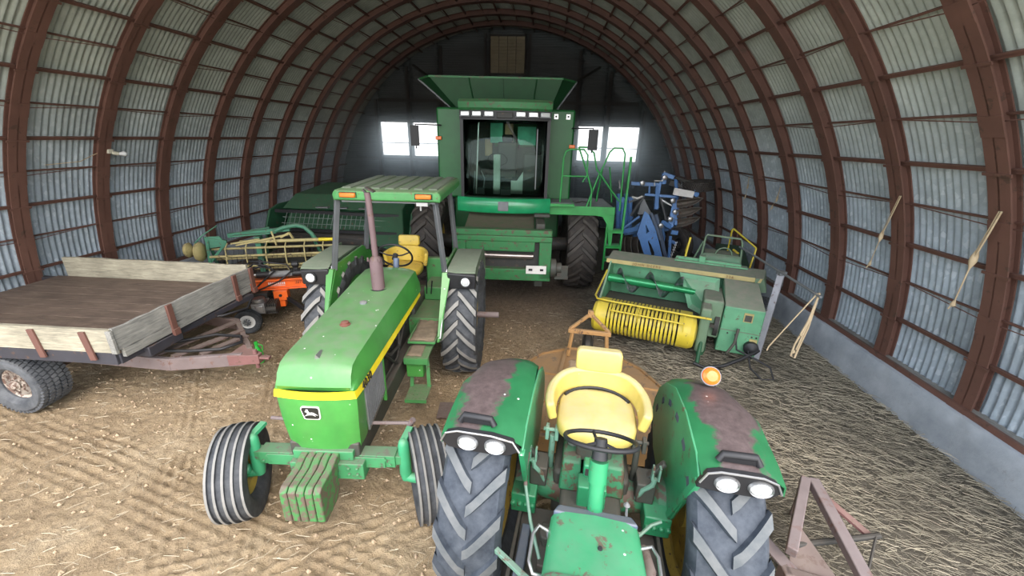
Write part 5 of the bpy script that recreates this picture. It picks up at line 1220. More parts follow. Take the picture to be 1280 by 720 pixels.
# ================================================================ wooden flat trailer
def trailer():
    T = root('farm_trailer', (-5.94, 4.33, 0), .02, 'flat wooden-sided farm trailer with weathered boards beside the left wall', 'trailer')
    x0, x1, y0, y1 = -1.62, 1.50, -1.02, 1.02
    m = MB(); m.bx(x0, x1, y0, y1, .90, .94)
    for k in range(9):
        m.bx(x0, x1, y0 + (y1 - y0) * k / 9 + .01, y0 + (y1 - y0) * (k + 1) / 9 - .01, .94, .948)
    m.build('bed_planks', BED, T, bevel=.004)
    def board(a, b, z0, z1, th, mat, lo=0):
        m = MB(); rd = random.Random(int(a[0] * 10)); n = 14; rows = []
        d = (V(b) - V(a)); s_ = V((-d.y, d.x)).normalized() * th / 2
        for i in range(n + 1):
            p = V(a) + d * i / n; zz = z1 + rd.uniform(-.008, .008); rows.append([(p.x - s_.x, p.y - s_.y, z0), (p.x + s_.x, p.y + s_.y, z0), (p.x + s_.x, p.y + s_.y, zz), (p.x - s_.x, p.y - s_.y, zz)])
        m.loft(rows); return m.build('side_board', mat, T, smooth=.4)
    board((x0 - .3, y0 - .02), (x1 + .02, y0 - .02), .93, 1.20, .04, WOODX); board((x0 + .15, y1 + .02), (x1, y1 + .02), .94, 1.25, .04, WOODX)
    board((x1 + .02, y0 - .02), (x1 + .02, y1 + .04), .96, 1.20, .035, WOODY); board((x1 + .03, y0 + .02), (x1 + .03, y1 - .05), .86, .955, .04, WOODY)
    m = MB(); m.bx(x1 - .01, x1 + .05, y0 - .06, y0 - .03, .93, 1.19); m.build('corner_cleat', WOODY, T, bevel=.004)
    RB = paint('rusty_strap', (.14, .06, .045), dust=.25, rough=.65, wear=.15)
    for (x, y, w, d) in ((x0 + .7, y0 - .05, .07, .02), (x1 - .82, y0 - .05, .07, .02), (x1 - .25, y0 - .05, .07, .02)):
        m = MB(); m.bar((x, y, .84), (x - .03, y, 1.17), w, d, up=(0, 1, 0)); m.build('stake_strap', RB, T, bevel=.003)
    for y in (y0 + .62, y1 - .35, y1 + .0):
        m = MB(); m.bar((x1 + .06, y, .88), (x1 + .06, y, 1.21), .03, .07, up=(0, 1, 0)); m.bx(x1 + .05, x1 + .09, y - .04, y + .04, .82, .90); m.build('stake_strap', RB, T, bevel=.003)
    BLK = paint('black_chassis_steel', (.035, .035, .045), dust=.4, rough=.55, dcol=(.12, .10, .09), wear=.12)
    m = MB(); m.bx(x0 - .3, x1 - .02, y0 - .03, y0 + .05, .78, .92); m.bx(x0 - .3, x1 - .02, y1 - .05, y1 + .03, .78, .92)
    for k in range(6): m.bx(x0 + k * .58, x0 + k * .58 + .07, y0, y1, .80, .90)
    m.bx(x1 - .1, x1, y0, y1, .78, .9); m.build('chassis', BLK, T, bevel=.006)
    # tongue: two channel beams closing to the coupling, slats between
    m = MB(); m.bar((.6, -.62, .58), (1.55, -.56, .50), .06, .16); m.bar((1.53, -.56, .50), (2.30, -.36, .50), .06, .16); m.build('tongue_beam', RUSTP, T, bevel=.008)
    m = MB(); m.bar((.6, .62, .58), (1.62, .50, .52), .06, .16); m.bar((1.60, .50, .52), (2.30, -.22, .50), .06, .16); m.build('tongue_beam', RUST, T, bevel=.008)
    m = MB(); m.bar((1.30, -.56, .58), (1.66, .46, .60), .09, .02); m.bar((1.55, -.52, .58), (1.90, .22, .59), .09, .02); m.bar((1.84, -.44, .585), (2.05, .08, .585), .09, .02)
    m.bx(1.0, 1.06, -.6, .6, .48, .60); m.build('tongue_slats', RUST, T)
    m = MB(); m.hexa([(2.16, -.44, .44), (2.50, -.36, .44), (2.50, -.28, .44), (2.16, -.14, .44), (2.16, -.44, .58), (2.50, -.36, .56), (2.50, -.28, .56), (2.16, -.14, .58)]); m.cyl((2.44, -.32, .36), (2.44, -.32, .62), .025, n=10); m.bx(2.46, 2.62, -.35, -.29, .50, .53); m.build('coupling', REDP, T, bevel=.006)
    m = MB(); m.tube([(.9, -.60, .70), (1.2, -.35, .62), (1.7, -.0, .62), (2.05, -.02, .62), (2.16, -.16, .62), (2.02, -.34, .61), (1.7, -.42, .61), (1.4, -.45, .61)], .020, 8); m.tube([(1.05, .2, .70), (1.6, .28, .76), (1.72, .6, .74), (1.65, .8, .80)], .018, 8)
    m.build('air_hose', BLACK, T, smooth=1)
    m = MB(); m.bx(x1 - .25, x1 + .06, y0 + .25, y0 + .7, .72, .84); m.bar((x1 - .1, y0 + .5, .78), (x1 + .05, y1 - .1, .80), .12, .08); m.build('front_crossbeam', BLK, T, bevel=.01)
    CR = paint('chalky_rim', (.42, .36, .30), dust=.2, rough=.6, wear=.5, wcol=(.13, .075, .055), scale=6)
    for y in (-.86, .82):
        for k in (0,):
            t = tire(T, 'trailer_tire', (.02, y, .38), .385, .34, .19, [TIREG, TIREG], 'block', rz=R(90)); rim(t, .19, .28, CR, side=-1 if y < 0 else 1, dish=.06)
    m = MB(); m.cyl((.02, -.8, .38), (.02, .8, .38), .045, n=12); m.bx(-.3, .34, -.62, -.55, .48, .80); m.bx(-.3, .34, .55, .62, .48, .80); m.build('axle', RUST, T)
trailer()
# green plastic cap-like jug standing by the tongue
t_ = root('plastic_bottle', (-3.97, 4.80, 0), .3, 'small bright green plastic bottle standing behind the trailer tongue', 'bottle')
t_.location = (-4.02, 4.72, 0); t_.scale = (.75, .75, .75)
m = MB(); m.lathe([(0, .07), (.02, .085), (.20, .085), (.30, .05), (.34, .03), (.40, .028)], (0, 0, 0), 'z', 20); m.build('bottle_body', BOTTLE, t_, smooth=.7)
m = MB(); m.lathe([(.40, .033), (.44, .033), (.45, .02)], (0, 0, 0), 'z', 14); m.tube([(.03, 0, .40), (.10, 0, .36), (.09, 0, .25)], .010, 6); m.build('bottle_cap', BOTTLE, t_, smooth=.7)
# perforated plate on the ground
m = MB(); m.bx(-.17, .17, -.14, .14, .0, .02)
for i in range(6):
    for j in range(5): m.bx(-.14 + i * .05, -.12 + i * .05, -.11 + j * .05, -.09 + j * .05, .02, .024)
o = m.build('step_grating', RUST, loc=(-1.0, 3.95, .012)); o.rotation_euler = (0, 0, .1); tag(o, 'small rusty perforated plate lying on the dirt between the two tractors', 'plate')

# ================================================================ log splitter
def splitter():
    T = root('log_splitter', (-4.62, 6.15, 0), .37, 'orange log splitter with small engine behind the trailer tongue', 'log splitter')
    # local x along the beam
    m = MB(); m.bx(-.62, .66, -.02, .02, .58, .76); m.bx(-.62, .66, -.08, .08, .58, .60); m.bx(-.62, .66, -.08, .08, .74, .76); m.bx(.60, .70, -.09, .09, .56, .90); m.build('splitter_beam', ORANGE, T, bevel=.004)
    m = MB()
    rd = random.Random(2)
    for k in range(9):
        x = -.10 + k * .030; m.bx(x, x + .018, -.0245, -.020, .655, .70); 
        if k % 2: m.bx(x, x + .022, -.0245, -.020, .655, .665)
    m.bx(-.10, .16, -.0245, -.020, .632, .64); m.build('maker_lettering', LETW, T)
    text('rating_lettering', '22TON', .065, LETB, T, (.42, -.024, .675), (R(90), 0, 0), shear=.3, ext=.002)
    m = MB(); m.cyl((-.25, 0, .84), (.52, 0, .84), .055, n=18); m.cyl((.5, 0, .84), (.60, 0, .84), .03, n=12); m.build('hydraulic_cylinder', BLACK, T)
    m = MB(); m.cyl((-.05, 0, .84), (.30, 0, .84), .057, n=18); m.build('cylinder_label', GREYM, T)
    m = MB(); m.cyl((-.55, 0, .84), (-.25, 0, .84), .025, n=12); m.build('piston_rod', STEEL, T)
    m = MB(); m.box((-.40, -.02, .90), (.10, .12, .14)); m.build('control_valve', paint('valve_red', (.35, .03, .05), dust=.1, rough=.4), T, bevel=.012)
    m = MB(); m.box((-.40, -.083, .89), (.08, .006, .05)); m.build('valve_label', LETW, T)
    m = MB(); m.tube([(-.35, -.02, .97), (-.25, -.06, 1.06), (-.05, -.08, 1.02), (.05, -.08, .92), (-.1, -.1, .80), (-.3, -.12, .62)], .016, 8); m.tube([(-.42, 0, .97), (-.30, -.04, 1.10), (-.10, -.04, 1.08), (.25, -.06, 1.02), (.30, -.08, .9), (.1, -.1, .74), (-.28, -.1, .58)], .014, 8)
    m.tube([(-.30, .02, .95), (-.18, -.05, 1.0), (-.02, .02, .95)], .018, 8); m.lathe([(0, .03), (.04, .05), (.10, .04), (.13, .02)], (-.16, 0, .98), 'z', 10); m.build('hydraulic_hose', BLACK, T, smooth=1)
    m = MB(); m.bar((-.55, -.1, .9), (-.60, -.14, 1.02), .02, .02); m.build('valve_lever', STEEL, T)
    # engine and tank below
    m = MB(); m.bx(-.30, -.10, -.44, -.22, .30, .48); m.lathe([(0, .10), (.06, .10), (.07, .07)], (-.20, -.33, .48), 'z', 16); m.bx(-.28, -.12, -.46, -.44, .33, .45); m.build('recoil_engine', STEEL, T, bevel=.02)
    m = MB(); m.bx(-.10, .06, -.38, -.14, .26, .44); m.cyl((-.10, -.40, .36), (.06, -.40, .36), .05, n=12); m.bx(-.34, -.1, -.2, .1, .48, .57)
    for k in range(5): m.bx(-.09 + k * .032, -.075 + k * .032, -.42, -.14, .30, .46)
    m.build('engine_block', DKGREY, T, bevel=.008)
    m = MB(); m.bx(-.02, .20, -.16, .02, .40, .58); m.bx(.02, .14, -.14, -.0, .28, .42); m.build('oil_tank', ORANGE, T, bevel=.01)
    m = MB(); m.cyl((.09, -.175, .50), (.09, -.155, .50), .025, n=12); m.build('tank_cap', BLACK, T)
    m = MB(); m.bar((.12, -.1, .48), (.70, -.42, .10), .05, .05); m.bar((.55, -.34, .19), (.62, -.38, 0), .05, .02); m.bar((.64, 0, .58), (.66, 0, .02), .06, .05); m.build('support_leg', BLACK, T)
    m = MB(); m.cyl((-.36, -.50, .20), (-.36, .40, .20), .025, n=10); m.bx(-.40, -.06, -.3, .2, .24, .29); m.build('axle', BLACK, T)
    for y in (-.50, .42):
        t = tire(T, 'splitter_tire', (-.36, y, .215), .22, .12, .115, [TIRE, TIRE], 'block', rz=R(90)); rim(t, .115, .10, WHITE, side=-1 if y < 0 else 1, dish=.02, hubmat=GREYM)
    m = MB(); m.lathe([(-.06, .02), (-.04, .055), (.0, .06), (.05, .05), (.06, .02)], (.36, .0, 1.0), 'x', 16); m.bx(.33, .39, -.02, .02, .9, .96); m.build('round_filter', BLACK, T, smooth=.8)
splitter()

# ================================================================ side delivery rake
def rake():
    T = root('hay_rake', (-6.95, 7.10, 0), .33, 'pale yellow side-delivery hay rake with a green end frame against the left wall', 'rake')
    Lr = 2.65
    m = MB(); m.cyl((.85, .06, 1.02), (Lr, .06, 1.02), .035, n=12); m.build('main_bar', YPALE, T)
    m = MB(); m.cyl((Lr - .32, .06, 1.02), (Lr - .02, .06, 1.02), .038, n=12); m.build('warning_sleeve', YSTRIPE, T)
    for k, (y, z) in enumerate(((-.10, .34), (-.12, .56), (-.05, .76), (.10, .88), (.14, .42), (.2, .64))):
        m = MB(); m.cyl((.30, y, z), (Lr - .05, y, z), .024, n=8); b = m.build('tine_bar', YPALE, T)
        m = MB()
        for j in range(24):
            x = .38 + j * .093; m.tube([(x, y, z), (x + .012, y + .03, z - .05), (x, y + .0, z - .17)], .0045, 4); m.cyl((x - .018, y, z), (x + .018, y, z), .020, n=8)
        m.build('rubber_tines', DKGREY, b)
    for j in range(6):
        x = .62 + j * .36; m = MB(); m.tube([(x, .04, 1.0), (x, -.10, .93), (x + .01, -.17, .70), (x + .015, -.15, .45), (x + .01, -.02, .26), (x, .2, .24)], .013, 6); m.build('stripper_bar', YPALE, T, smooth=1)
    # reel ends
    m = MB(); m.lathe([(-.10, .05), (-.08, .17), (-.02, .20), (.03, .16), (.05, .05)], (.16, .0, .86), 'x', 20); m.lathe([(-.10, .05), (-.06, .13), (.0, .15), (.06, .05)], (-.05, .02, .90), 'x', 18); m.build('gear_drum', YPALE, T, smooth=.8)
    m = MB(); m.bar((.24, -.03, .30), (.30, .0, 1.16), .10, .05); m.bar((.30, .0, 1.12), (.62, .06, 1.04), .09, .05); m.bar((.24, -.02, .6), (.60, .05, 1.02), .05, .05); m.tube([(.1, -.05, 1.05), (.25, 0, 1.2), (.45, .2, 1.34)], .014, 6)
    m.hexa([(.28, -.02, .92), (.62, .02, .96), (.62, .06, .96), (.28, .02, .92), (.26, -.02, 1.16), (.52, .02, 1.16), (.52, .06, 1.16), (.26, .02, 1.16)]); m.build('end_frame', GRAKE, T, bevel=.008)
    m = MB(); m.bar((.55, .35, 1.10), (1.75, .30, 1.22), .09, .09); m.bar((.70, .16, 1.12), (1.5, .22, 1.16), .07, .03); m.tube([(1.45, .22, 1.18), (1.65, .24, 1.26), (1.9, .24, 1.30), (2.05, .22, 1.26), (2.18, .2, 1.12), (2.25, .18, .98)], .045, 10); m.bar((.6, .3, 1.12), (1.3, .5, 1.2), .06, .06)
    m.build('top_frame', GRAKE, T, bevel=.006, smooth=.9)
    m = MB(); m.bar((.80, -.04, .98), (1.75, .10, 1.14), .05, .03); m.bar((.72, -.06, 1.02), (1.2, .1, 1.06), .05, .03); m.bar((1.6, .1, 1.08), (1.78, .08, 1.18), .05, .04); m.bar((1.78, .08, 1.18), (1.84, .06, 1.06), .04, .03); m.tube([(1.52, .0, .94), (1.50, .0, 1.1), (1.46, .05, 1.22)], .018, 8); m.build('lift_linkage', YPALE, T)
    for (x, y) in ((.2, .55), (2.4, .40)):
        t = tire(T, 'rake_tire', (x, y, .27), .27, .13, .15, [TIREG, TIREG], 'block'); rim(t, .15, .1, YPALE)
    m = MB(); m.bar((.2, .48, .27), (.3, .1, .9), .05, .05); m.build('wheel_arm', GRAKE, T); m = MB(); m.bar((2.4, .34, .27), (2.2, .2, 1.0), .05, .05); m.build('wheel_arm', GRAKE, T); m = MB(); m.bx(1.1, 1.2, .1, .3, 0, 1.1); m.build('stand_leg', GRAKE, T)
rake()

# ================================================================ dark green mower-conditioner behind
def conditioner():
    T = root('hay_mower', (-4.5, 9.1, 0), .06, 'dark green windrower header with wire mesh guard between left wall and combine', 'mower')
    m = MB(); m.hexa([(-1.95, .0, .55), (1.35, .0, .55), (1.35, 1.7, .55), (-1.95, 1.7, .55), (-1.75, .5, 1.45), (1.35, .5, 1.45), (1.35, 1.5, 1.75), (-1.4, 1.5, 1.75)]); m.build('housing', GDARK, T, bevel=.02)
    m = MB(); m.sheet([[(-1.80, .18, 1.42), (1.1, .10, 1.42)], [(-1.60, .5, 1.72), (1.0, .5, 1.74)], [(-1.15, 1.3, 1.92), (1.0, 1.4, 1.92)]], .02); m.build('top_hood', GDARK, T, smooth=.3)
    m = MB(); m.bar((-1.85, -.05, 1.40), (1.1, -.12, 1.36), .06, .07); m.bar((-2.0, -.30, 1.02), (1.1, -.38, 1.0), .06, .06); m.build('guard_rails', BLACK, T)
    GRD = paint('guard_wire', (.16, .20, .18), dust=.3, rough=.6)
    m = MB()
    for k in range(24):
        x = -1.55 + k * .11; m.bar((x, -.10, 1.37), (x - .02, -.30, 1.06), .010, .010)
    for t_ in (.33, .66): m.bar((-1.65, -.05 - .25 * t_ + .0, 1.40 - .38 * t_), (1.1, -.12 - .25 * t_, 1.37 - .36 * t_), .010, .010)
    m.build('mesh_guard', GRD, T)
    m = MB(); m.prism([(-.45, .45), (-.30, 1.05), (-.05, 1.42), (.3, 1.5), (1.2, 1.5), (1.4, .5)], -2.02, -1.97, 'yz'); m.prism([(-.45, .45), (-.30, 1.05), (-.05, 1.42), (.3, 1.5), (1.2, 1.5), (1.4, .5)], 1.36, 1.41, 'yz'); m.bx(-2, 1.4, 1.1, 1.2, .45, .6); m.build('end_sheets', GDARK, T, bevel=.01)
    m = MB(); m.cyl((-1.95, -.12, .75), (1.35, -.12, .75), .20, n=16)
    for k in range(14): a = 2 * PI * k / 14; m.bar((-1.95, -.12 + math.cos(a) * .21, .75 + math.sin(a) * .21), (1.35, -.12 + math.cos(a + 1) * .21, .75 + math.sin(a + 1) * .21), .03, .03)
    m.build('crimper_roller', DKGREY, T)
    m = MB(); m.bx(-1.95, 1.35, -.5, -.25, .28, .40); m.build('cutter_bar', GREASE, T)
    m = MB(); m.hexa([(.35, -.5, .80), (1.35, -.7, .60), (1.45, .5, .7), (.6, .5, .9), (.40, .0, 1.48), (1.15, -.05, 1.5), (1.30, .6, 1.9), (.5, .6, 1.9)]); m.build('sloped_shield', GDARK, T, bevel=.02)
    m = MB(); m.box((-.35, .12, 1.475), (.30, .16, .02), rot=(0, 0, .1)); m.box((.28, .10, 1.475), (.36, .14, .02), rot=(0, 0, -.05)); m.box((-.80, .14, 1.475), (.30, .14, .02)); m.build('pale_covers', GREYM, T)
    for x in (-1.5, 1.0):
        t = tire(T, 'mower_tire', (x, 1.9, .35), .35, .24, .19, [TIREG, TIREG], 'block'); rim(t, .19, .2, YRIM)
    m = MB(); m.cyl((-1.6, 1.9, .35), (1.1, 1.9, .35), .05, n=10); m.bar((-1.2, 1.5, .9), (-1.2, 1.9, .4), .1, .1); m.bar((.8, 1.5, .9), (.8, 1.9, .4), .1, .1); m.build('axle', GDARK, T)
conditioner()

# ================================================================ blue reversible plow
def plow():
    o0 = V((2.75, 9.7, 0)); T = root('reversible_plow', tuple(o0), 0, 'bright blue reversible plow with dull mouldboards standing behind the baler', 'plow')
    def A(px, py, y): return tuple(at(px, py, y) - o0)
    # big tapering side plate with two lozenge holes: built as strips round the holes
    Y_ = 9.0
    def slab(px, y, th, name, mat, par=T, sk=0):
        f = [V(A(a, b, y + sk * (b - 290))) for a, b in px]; n = len(f); bk = [p + V((.01, th, 0)) for p in f]
        return MB().add(f + bk, [tuple(range(n)), tuple(range(n, 2 * n))[::-1]] + [((i + 1) % n, i, n + i, n + (i + 1) % n) for i in range(n)]).build(name, mat, par, bevel=.006)
    outer = [(807, 266), (796, 293), (805, 322), (830, 322), (818, 284), (811, 272)]
    # front plate in four pieces is one mesh
    m = MB()
    def piece(px, y=Y_, th=.03):
        f = [V(A(a, b, y)) for a, b in px]; n = len(f); bk = [p + V((0, th, 0)) for p in f]
        m.add(f + bk, [tuple(range(n)), tuple(range(n, 2 * n))[::-1]] + [((i + 1) % n, i, n + i, n + (i + 1) % n) for i in range(n)])
    piece([(806, 264), (796, 293), (800, 302), (808, 292), (807, 280)]); piece([(806, 264), (807, 280), (812, 290), (819, 286), (811, 268)])
    piece([(808, 292), (800, 302), (803, 312), (810, 302), (812, 300)]); piece([(808, 292), (812, 300), (811.5, 302), (823, 300), (819, 286), (812, 290)])
    piece([(810, 302), (803, 312), (808, 325), (816, 325), (813, 314)]); piece([(811, 302), (814, 306), (818, 316), (818, 326), (829, 326), (823, 300)])
    m.build('side_plate', BLUE, T)
    m = MB(); m.bar(A(820, 268, 9.3), A(833, 324, 9.1), .05, .08); m.bar(A(814, 266, 9.2), A(826, 300, 9.1), .03, .06); m.build('edge_beam', BLUEG, T, bevel=.005)
    m = MB(); m.bar(A(838, 295, 9.1), A(836, 325, 9.0), .05, .05); m.build('beam', BLUE, T, bevel=.005)
    # main frame and headstock
    m = MB(); m.bar(A(775, 290, 9.6), A(800, 285, 9.3), .10, .10); m.bar(A(777, 287, 9.5), A(800, 270, 9.4), .07, .05); m.bar(A(785, 292, 9.5), A(805, 275, 9.4), .06, .05); m.build('lower_link_arm', BLUE, T, bevel=.006)
    for k, (x, yy) in enumerate(((773, 9.9), (778, 9.8), (783, 9.9), (788, 9.8))):
        m = MB(); m.bar(A(x, 242 + (k % 2) * 4, yy), A(x - 1, 286, yy - .1), .07, .07); m.box(A(x, 250, yy), (.10, .10, .10)); m.box(A(x, 272, yy), (.10, .10, .08)); m.build('leg', BLUE, T, bevel=.006)
    m = MB(); m.bar(A(805, 245, 9.5), A(788, 270, 9.3), .035, .035); m.bar(A(805, 246, 9.5), A(786, 253, 9.4), .05, .03); m.build('steel_stay', STEEL, T); m = MB(); m.bar(A(826, 247, 9.5), A(833, 275, 9.3), .04, .03); m.bar(A(826, 249, 9.5), A(840, 257, 9.4), .05, .03); m.build('steel_stay', STEEL, T)
    m = MB(); m.add([A(804, 246, 9.55), A(797, 268, 9.5), A(815, 268, 9.5), A(804, 246, 9.6), A(797, 268, 9.56), A(815, 268, 9.56)], [(0, 1, 2), (5, 4, 3), (0, 3, 4, 1), (1, 4, 5, 2), (2, 5, 3, 0)]); m.build('headstock_gusset', GREYM, T)
    m = MB(); m.bar(A(806, 243, 9.8), A(845, 246, 9.6), .06, .06); m.bar(A(789, 229, 9.9), A(826, 231, 9.8), .08, .08); m.bar(A(812, 232, 9.8), A(811, 245, 9.8), .04, .04); m.bar(A(822, 232, 9.8), A(820, 262, 9.6), .09, .09); m.bar(A(826, 226, 9.8), A(823, 246, 9.7), .05, .05)
    m.bar(A(831, 216, 9.8), A(829, 230, 9.8), .10, .10); m.bar(A(829, 217, 9.8), A(843, 222, 9.7), .10, .09); m.bar(A(845, 250, 9.6), A(838, 284, 9.4), .12, .10); m.bar(A(848, 252, 9.6), A(844, 282, 9.4), .06, .12); m.bar(A(838, 284, 9.4), A(828, 278, 9.3), .1, .1)
    m.bar(A(845, 224, 9.7), A(846, 250, 9.6), .06, .06); m.build('main_frame', BLUE, T, bevel=.006)
    m = MB()
    for (x, y_, yy) in ((803, 229, 9.75), (841, 251, 9.5), (844, 265, 9.4), (838, 274, 9.3), (831, 222, 9.7), (826, 282, 9.2)): m.lathe([(-.05, .02), (-.04, .055), (.04, .055), (.05, .02)], A(x, y_, yy), 'y', 12)
    m.build('pivot_pins', STEEL, T)
    m = MB(); m.tube([A(818, 232, 9.7), A(818, 226, 9.7), A(828, 226, 9.7), A(831, 214, 9.8)], .015, 6); m.tube([A(775, 236, 9.7), A(774, 226, 9.9)], .015, 6); m.tube([A(790, 246, 9.4), A(797, 248, 9.4), A(803, 245, 9.4)], .022, 6); m.build('hydraulic_pipe', LETW, T, smooth=1)
    # mouldboards: three to the right, three hanging low on the left
    for k, yy in enumerate((253, 265, 277)):
        g = []
        for i in range(7):
            u = i / 6; row = []
            for j in range(4):
                v = j / 3; x = 846 + u * (33 - k * 2); h = 9.5 * (1 - (max(u - .3, 0) / .72) ** 2.2)
                y_ = yy - 6 * u * u * .9 + (v - .5) * h + 4 * (1 - u) * .5; row.append(A(x, y_, 9.3 + .18 * math.sin(v * PI) + .1 * u))
            g.append(row)
        MB().sheet(g, .015).build('mouldboard', DISC, T, smooth=1)
    for k in range(4):
        g = []
        for i in range(5):
            u = i / 4; g.append([A(774 + k * 8 + j * 2.2 + (u - .5) ** 2 * 6, 296 + u * 20, 9.5 - .1 * j) for j in range(4)])
        MB().sheet(g, .015).build('mouldboard', DISC, T, smooth=1)
    # gauge wheel lying flat at the top right, its arm, and the lower wheel
    c = A(873, 232, 9.6); t = tire(T, 'gauge_tire', c, .36, .22, .2, [TIREC, TIREC], 'block'); t.rotation_euler = (0, R(84), 0); rim(t, .2, .15, DKGREY)
    m = MB(); m.tube([A(845, 222, 9.7), A(856, 226, 9.6), A(866, 228, 9.6)], .04, 8); m.bar(A(845, 230, 9.7), A(862, 238, 9.6), .07, .05); m.bar(A(838, 228, 9.8), A(850, 232, 9.7), .12, .12); m.build('wheel_arm', DKGREY, T)
    m = MB(); a = A(842, 239, 9.3); b = A(867, 243.5, 9.3); m.bar((a[0], a[1], a[2]), (b[0], b[1], b[2]), .03, .15); m.build('pale_box', LETW, T, bevel=.004)
    m = MB(); m.bar(A(866, 240, 9.35), A(872, 244, 9.35), .08, .10); m.build('blue_bracket', BLUE, T)
    t = tire(T, 'transport_tire', tuple(V(A(848, 306, 9.25)) + V((0, 0, 0))), .40, .20, .22, [TIREC, TIREC], 'rib', rz=.35); rim(t, .22, .16, DKGREY)
    m = MB(); a_, b_ = A(841, 288, 8.95), A(846, 296, 8.95); m.bar(A(839, 290, 9.0), A(847, 291, 9.0), .05, .09); m.build('wheel_hub_plate', BLUE, T)
    m = MB()
    for i in range(7):
        p = V(A(845.6 - i * 1.15, 303 + i * 3.1, 8.92)); m.T = M.Translation(p) @ M.Rotation(R(68), 4, 'Y')
        m.bx(-.02, .02, 0, .008, -.022, -.012)
        if i % 2: m.bx(-.02, -.012, 0, .008, -.022, .022)
        m.bx(.012, .02, 0, .008, -.022, .022); m.bx(-.02, .02, 0, .008, .012, .022)
    m.T = M.Identity(4); m.build('white_lettering', LETW, T)
    m = MB(); m.cyl(A(848, 306, 9.35), A(836, 300, 9.4), .04, n=8); m.bar(A(836, 325, 9.6), A(825, 280, 9.7), .12, .12); m.bar(A(780, 290, 9.9), A(836, 284, 9.7), .14, .14); m.bar(A(795, 285, 9.9), (A(795, 285, 9.9)[0], A(795, 285, 9.9)[1], .02), .1, .1); m.build('cross_beam', BLUE, T, bevel=.006)
plow()

# ================================================================ twine tied to the wall and a socket lamp
RP = [((4.10, 5.04, 2.62), (4.28, 5.34, 2.09), (4.38, 5.49, 1.70), 'tan twine knotted to the second rib of the right wall'),
      ((4.08, 3.93, 2.63), (4.26, 4.16, 2.13), (4.40, 4.30, 1.62), 'thick knotted tan twine tied to the nearest visible rib of the right wall'),
      ((4.16, 7.62, 2.44), (4.27, 7.85, 2.2), (4.30, 8.0, 2.04), 'short tan twine hanging from the right wall above the baler'),
      ((4.13, 8.78, 2.50), (4.22, 8.95, 2.3), (4.28, 9.08, 2.09), 'shortest tan twine hanging on the right wall near the blue plow')]
for k, (a, b, c, lab) in enumerate(RP):
    a, b, c = (V((p[0] - .03, p[1], p[2])) for p in (a, b, c)); s_ = (1.25, 1.7, 1.0, .9)[k]
    m = MB(); m.tube([a, a.lerp(b, .5) + V((0, 0, -.02)), b], .005 * s_, 6); m.tube([b, b.lerp(c, .5), c], .0045 * s_, 6); m.tube([a + V((0, .02, 0)), b + V((0, .015, .02))], .003 * s_, 5)
    m.lathe([(-.06 * s_, .006), (-.02, .019 * s_), (.03, .017 * s_), (.07 * s_, .005)], tuple(b), 'z', 10); m.lathe([(-.05, .006), (-.03, .016 * s_), (.03, .008)], tuple(c), 'z', 8)
    m.tube([c, c + V((-.02, .01, -.08))], .007, 5)
    o = m.build('knotted_twine', ROPE, smooth=1.2); tag(o, lab, 'rope', 'twine tied to the right wall')
t_ = root('socket_lamp', (-7.30, 6.48, 2.75), 0, 'small white bulb in a lamp socket fixed to a rib of the left wall', 'lamp')
m = MB(); m.box((-.04, -.04, .02), (.12, .10, .07)); m.cyl((.0, -.02, .0), (.05, .05, -.02), .03, n=12); m.build('lamp_socket', paint('socket_cream', (.5, .47, .36), dust=.2, rough=.5), t_, bevel=.01)
m = MB(); m.lathe([(0, .022), (.03, .028), (.07, .045), (.10, .035), (.12, .008)], (0, 0, 0), 'y', 16); o = m.build('light_bulb', WHITE, t_, smooth=1.2, loc=(.05, .04, -.02)); o.rotation_euler = (0, 0, -.4)
m = MB(); m.tube([(-.1, -.1, .02), (-.06, -.5, -.12), (-.02, -1.0, -.14)], .006, 5); m.build('lamp_cord', ROPE, t_, smooth=1)
WORLD, EXPO, HAZE = .55, 1.15, .16
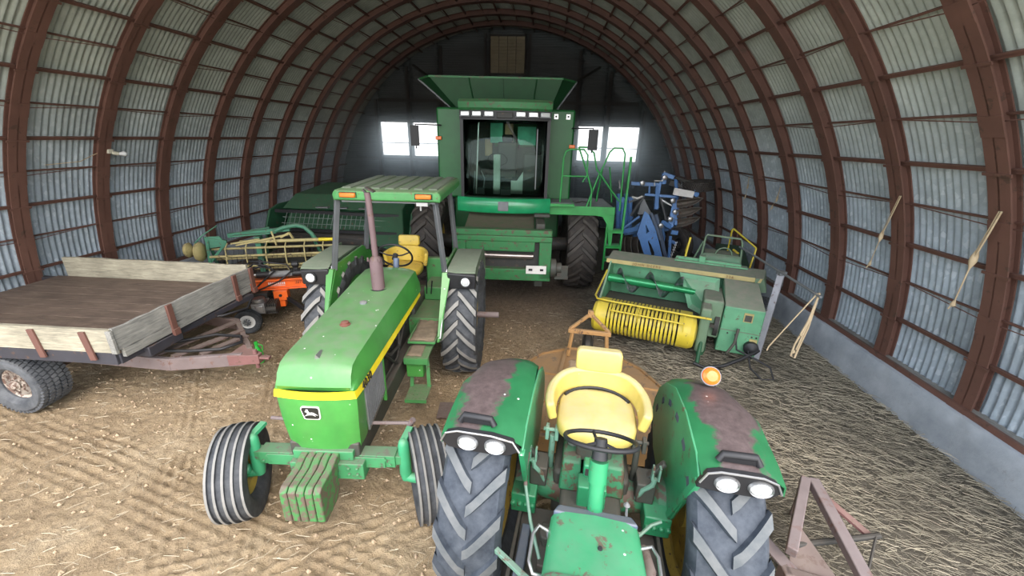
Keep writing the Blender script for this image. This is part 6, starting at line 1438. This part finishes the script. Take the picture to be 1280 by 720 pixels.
# ================================================================ camera, light
cam = bpy.data.cameras.new('camera'); co = bpy.data.objects.new('camera', cam); COL.objects.link(co); S.camera = co
f, yaw, pitch, roll = 498.5, -.078, .3615, .025
cam.sensor_width = 36; cam.lens = f / 1280 * 36; cam.clip_start = .05; cam.clip_end = 300
fw = V((math.sin(yaw) * math.cos(pitch), math.cos(yaw) * math.cos(pitch), -math.sin(pitch)))
r0 = V((math.cos(yaw), -math.sin(yaw), 0)); u0 = r0.cross(fw)
rt = r0 * math.cos(roll) + u0 * math.sin(roll); up = -r0 * math.sin(roll) + u0 * math.cos(roll)
co.matrix_world = M(((rt.x, up.x, -fw.x, 0), (rt.y, up.y, -fw.y, 0), (rt.z, up.z, -fw.z, 3.15), (0, 0, 0, 1)))
w = bpy.data.worlds.new('sky'); S.world = w; w.use_nodes = True; nt = w.node_tree; bg = nt.nodes['Background']
sky = nt.nodes.new('ShaderNodeTexSky'); sky.sky_type = 'NISHITA'; sky.sun_disc = False; sky.sun_elevation = R(48); sky.sun_rotation = R(160); sky.air_density = 1.2; sky.dust_density = 3.0
mx = mix(nt, .72, sky.outputs[0], (3.2, 3.3, 3.5))
nt.links.new(mx, bg.inputs[0]); bg.inputs[1].default_value = WORLD
# ground outside the shed, so daylight bounces in
mb = MB(); mb.box((XC, -15, -.16), (60, 28.8, .04)); mb.box((XC, 35, -.16), (60, 39, .04)); 
OUT = paint('outside_ground', (.33, .30, .24), dust=0, rough=.95)
o = mb.build('ground_outside', OUT); o['kind'] = 'structure'
S.view_settings.view_transform = 'Standard'; S.view_settings.look = 'None'; S.view_settings.gamma = 1; S.view_settings.use_curve_mapping = False
S.view_settings.exposure = EXPO
S.cycles.max_bounces = 8; S.cycles.diffuse_bounces = 5; S.cycles.glossy_bounces = 3; S.cycles.transparent_max_bounces = 12
S.cycles.sample_clamp_indirect = 8; S.cycles.use_denoising = True

if HAZE:  # scattering volume added to give the end windows their glow
    mh = bpy.data.materials.new('glow_haze_air'); mh.use_nodes = True; nt = mh.node_tree; nt.nodes.remove(nt.nodes['Principled BSDF'])
    vs_ = nd(nt, 'ShaderNodeVolumeScatter', Density=HAZE, Anisotropy=.85); vs_.inputs[0].default_value = (.8, .95, 1, 1)
    nt.links.new(vs_.outputs[0], nt.nodes['Material Output'].inputs['Volume'])
    mb = MB(); mb.prism([(XC + 5.9 * math.cos(R(a)), ZC + 5.9 * math.sin(R(a))) for a in range(6, 175, 8)], 11.2, 15.2, 'xz')
    o = mb.build('glow_haze', mh); tag(o, 'faint haze added for the glow in front of the end wall windows', 'haze', kind='stuff')
    S.cycles.volume_bounces = 0
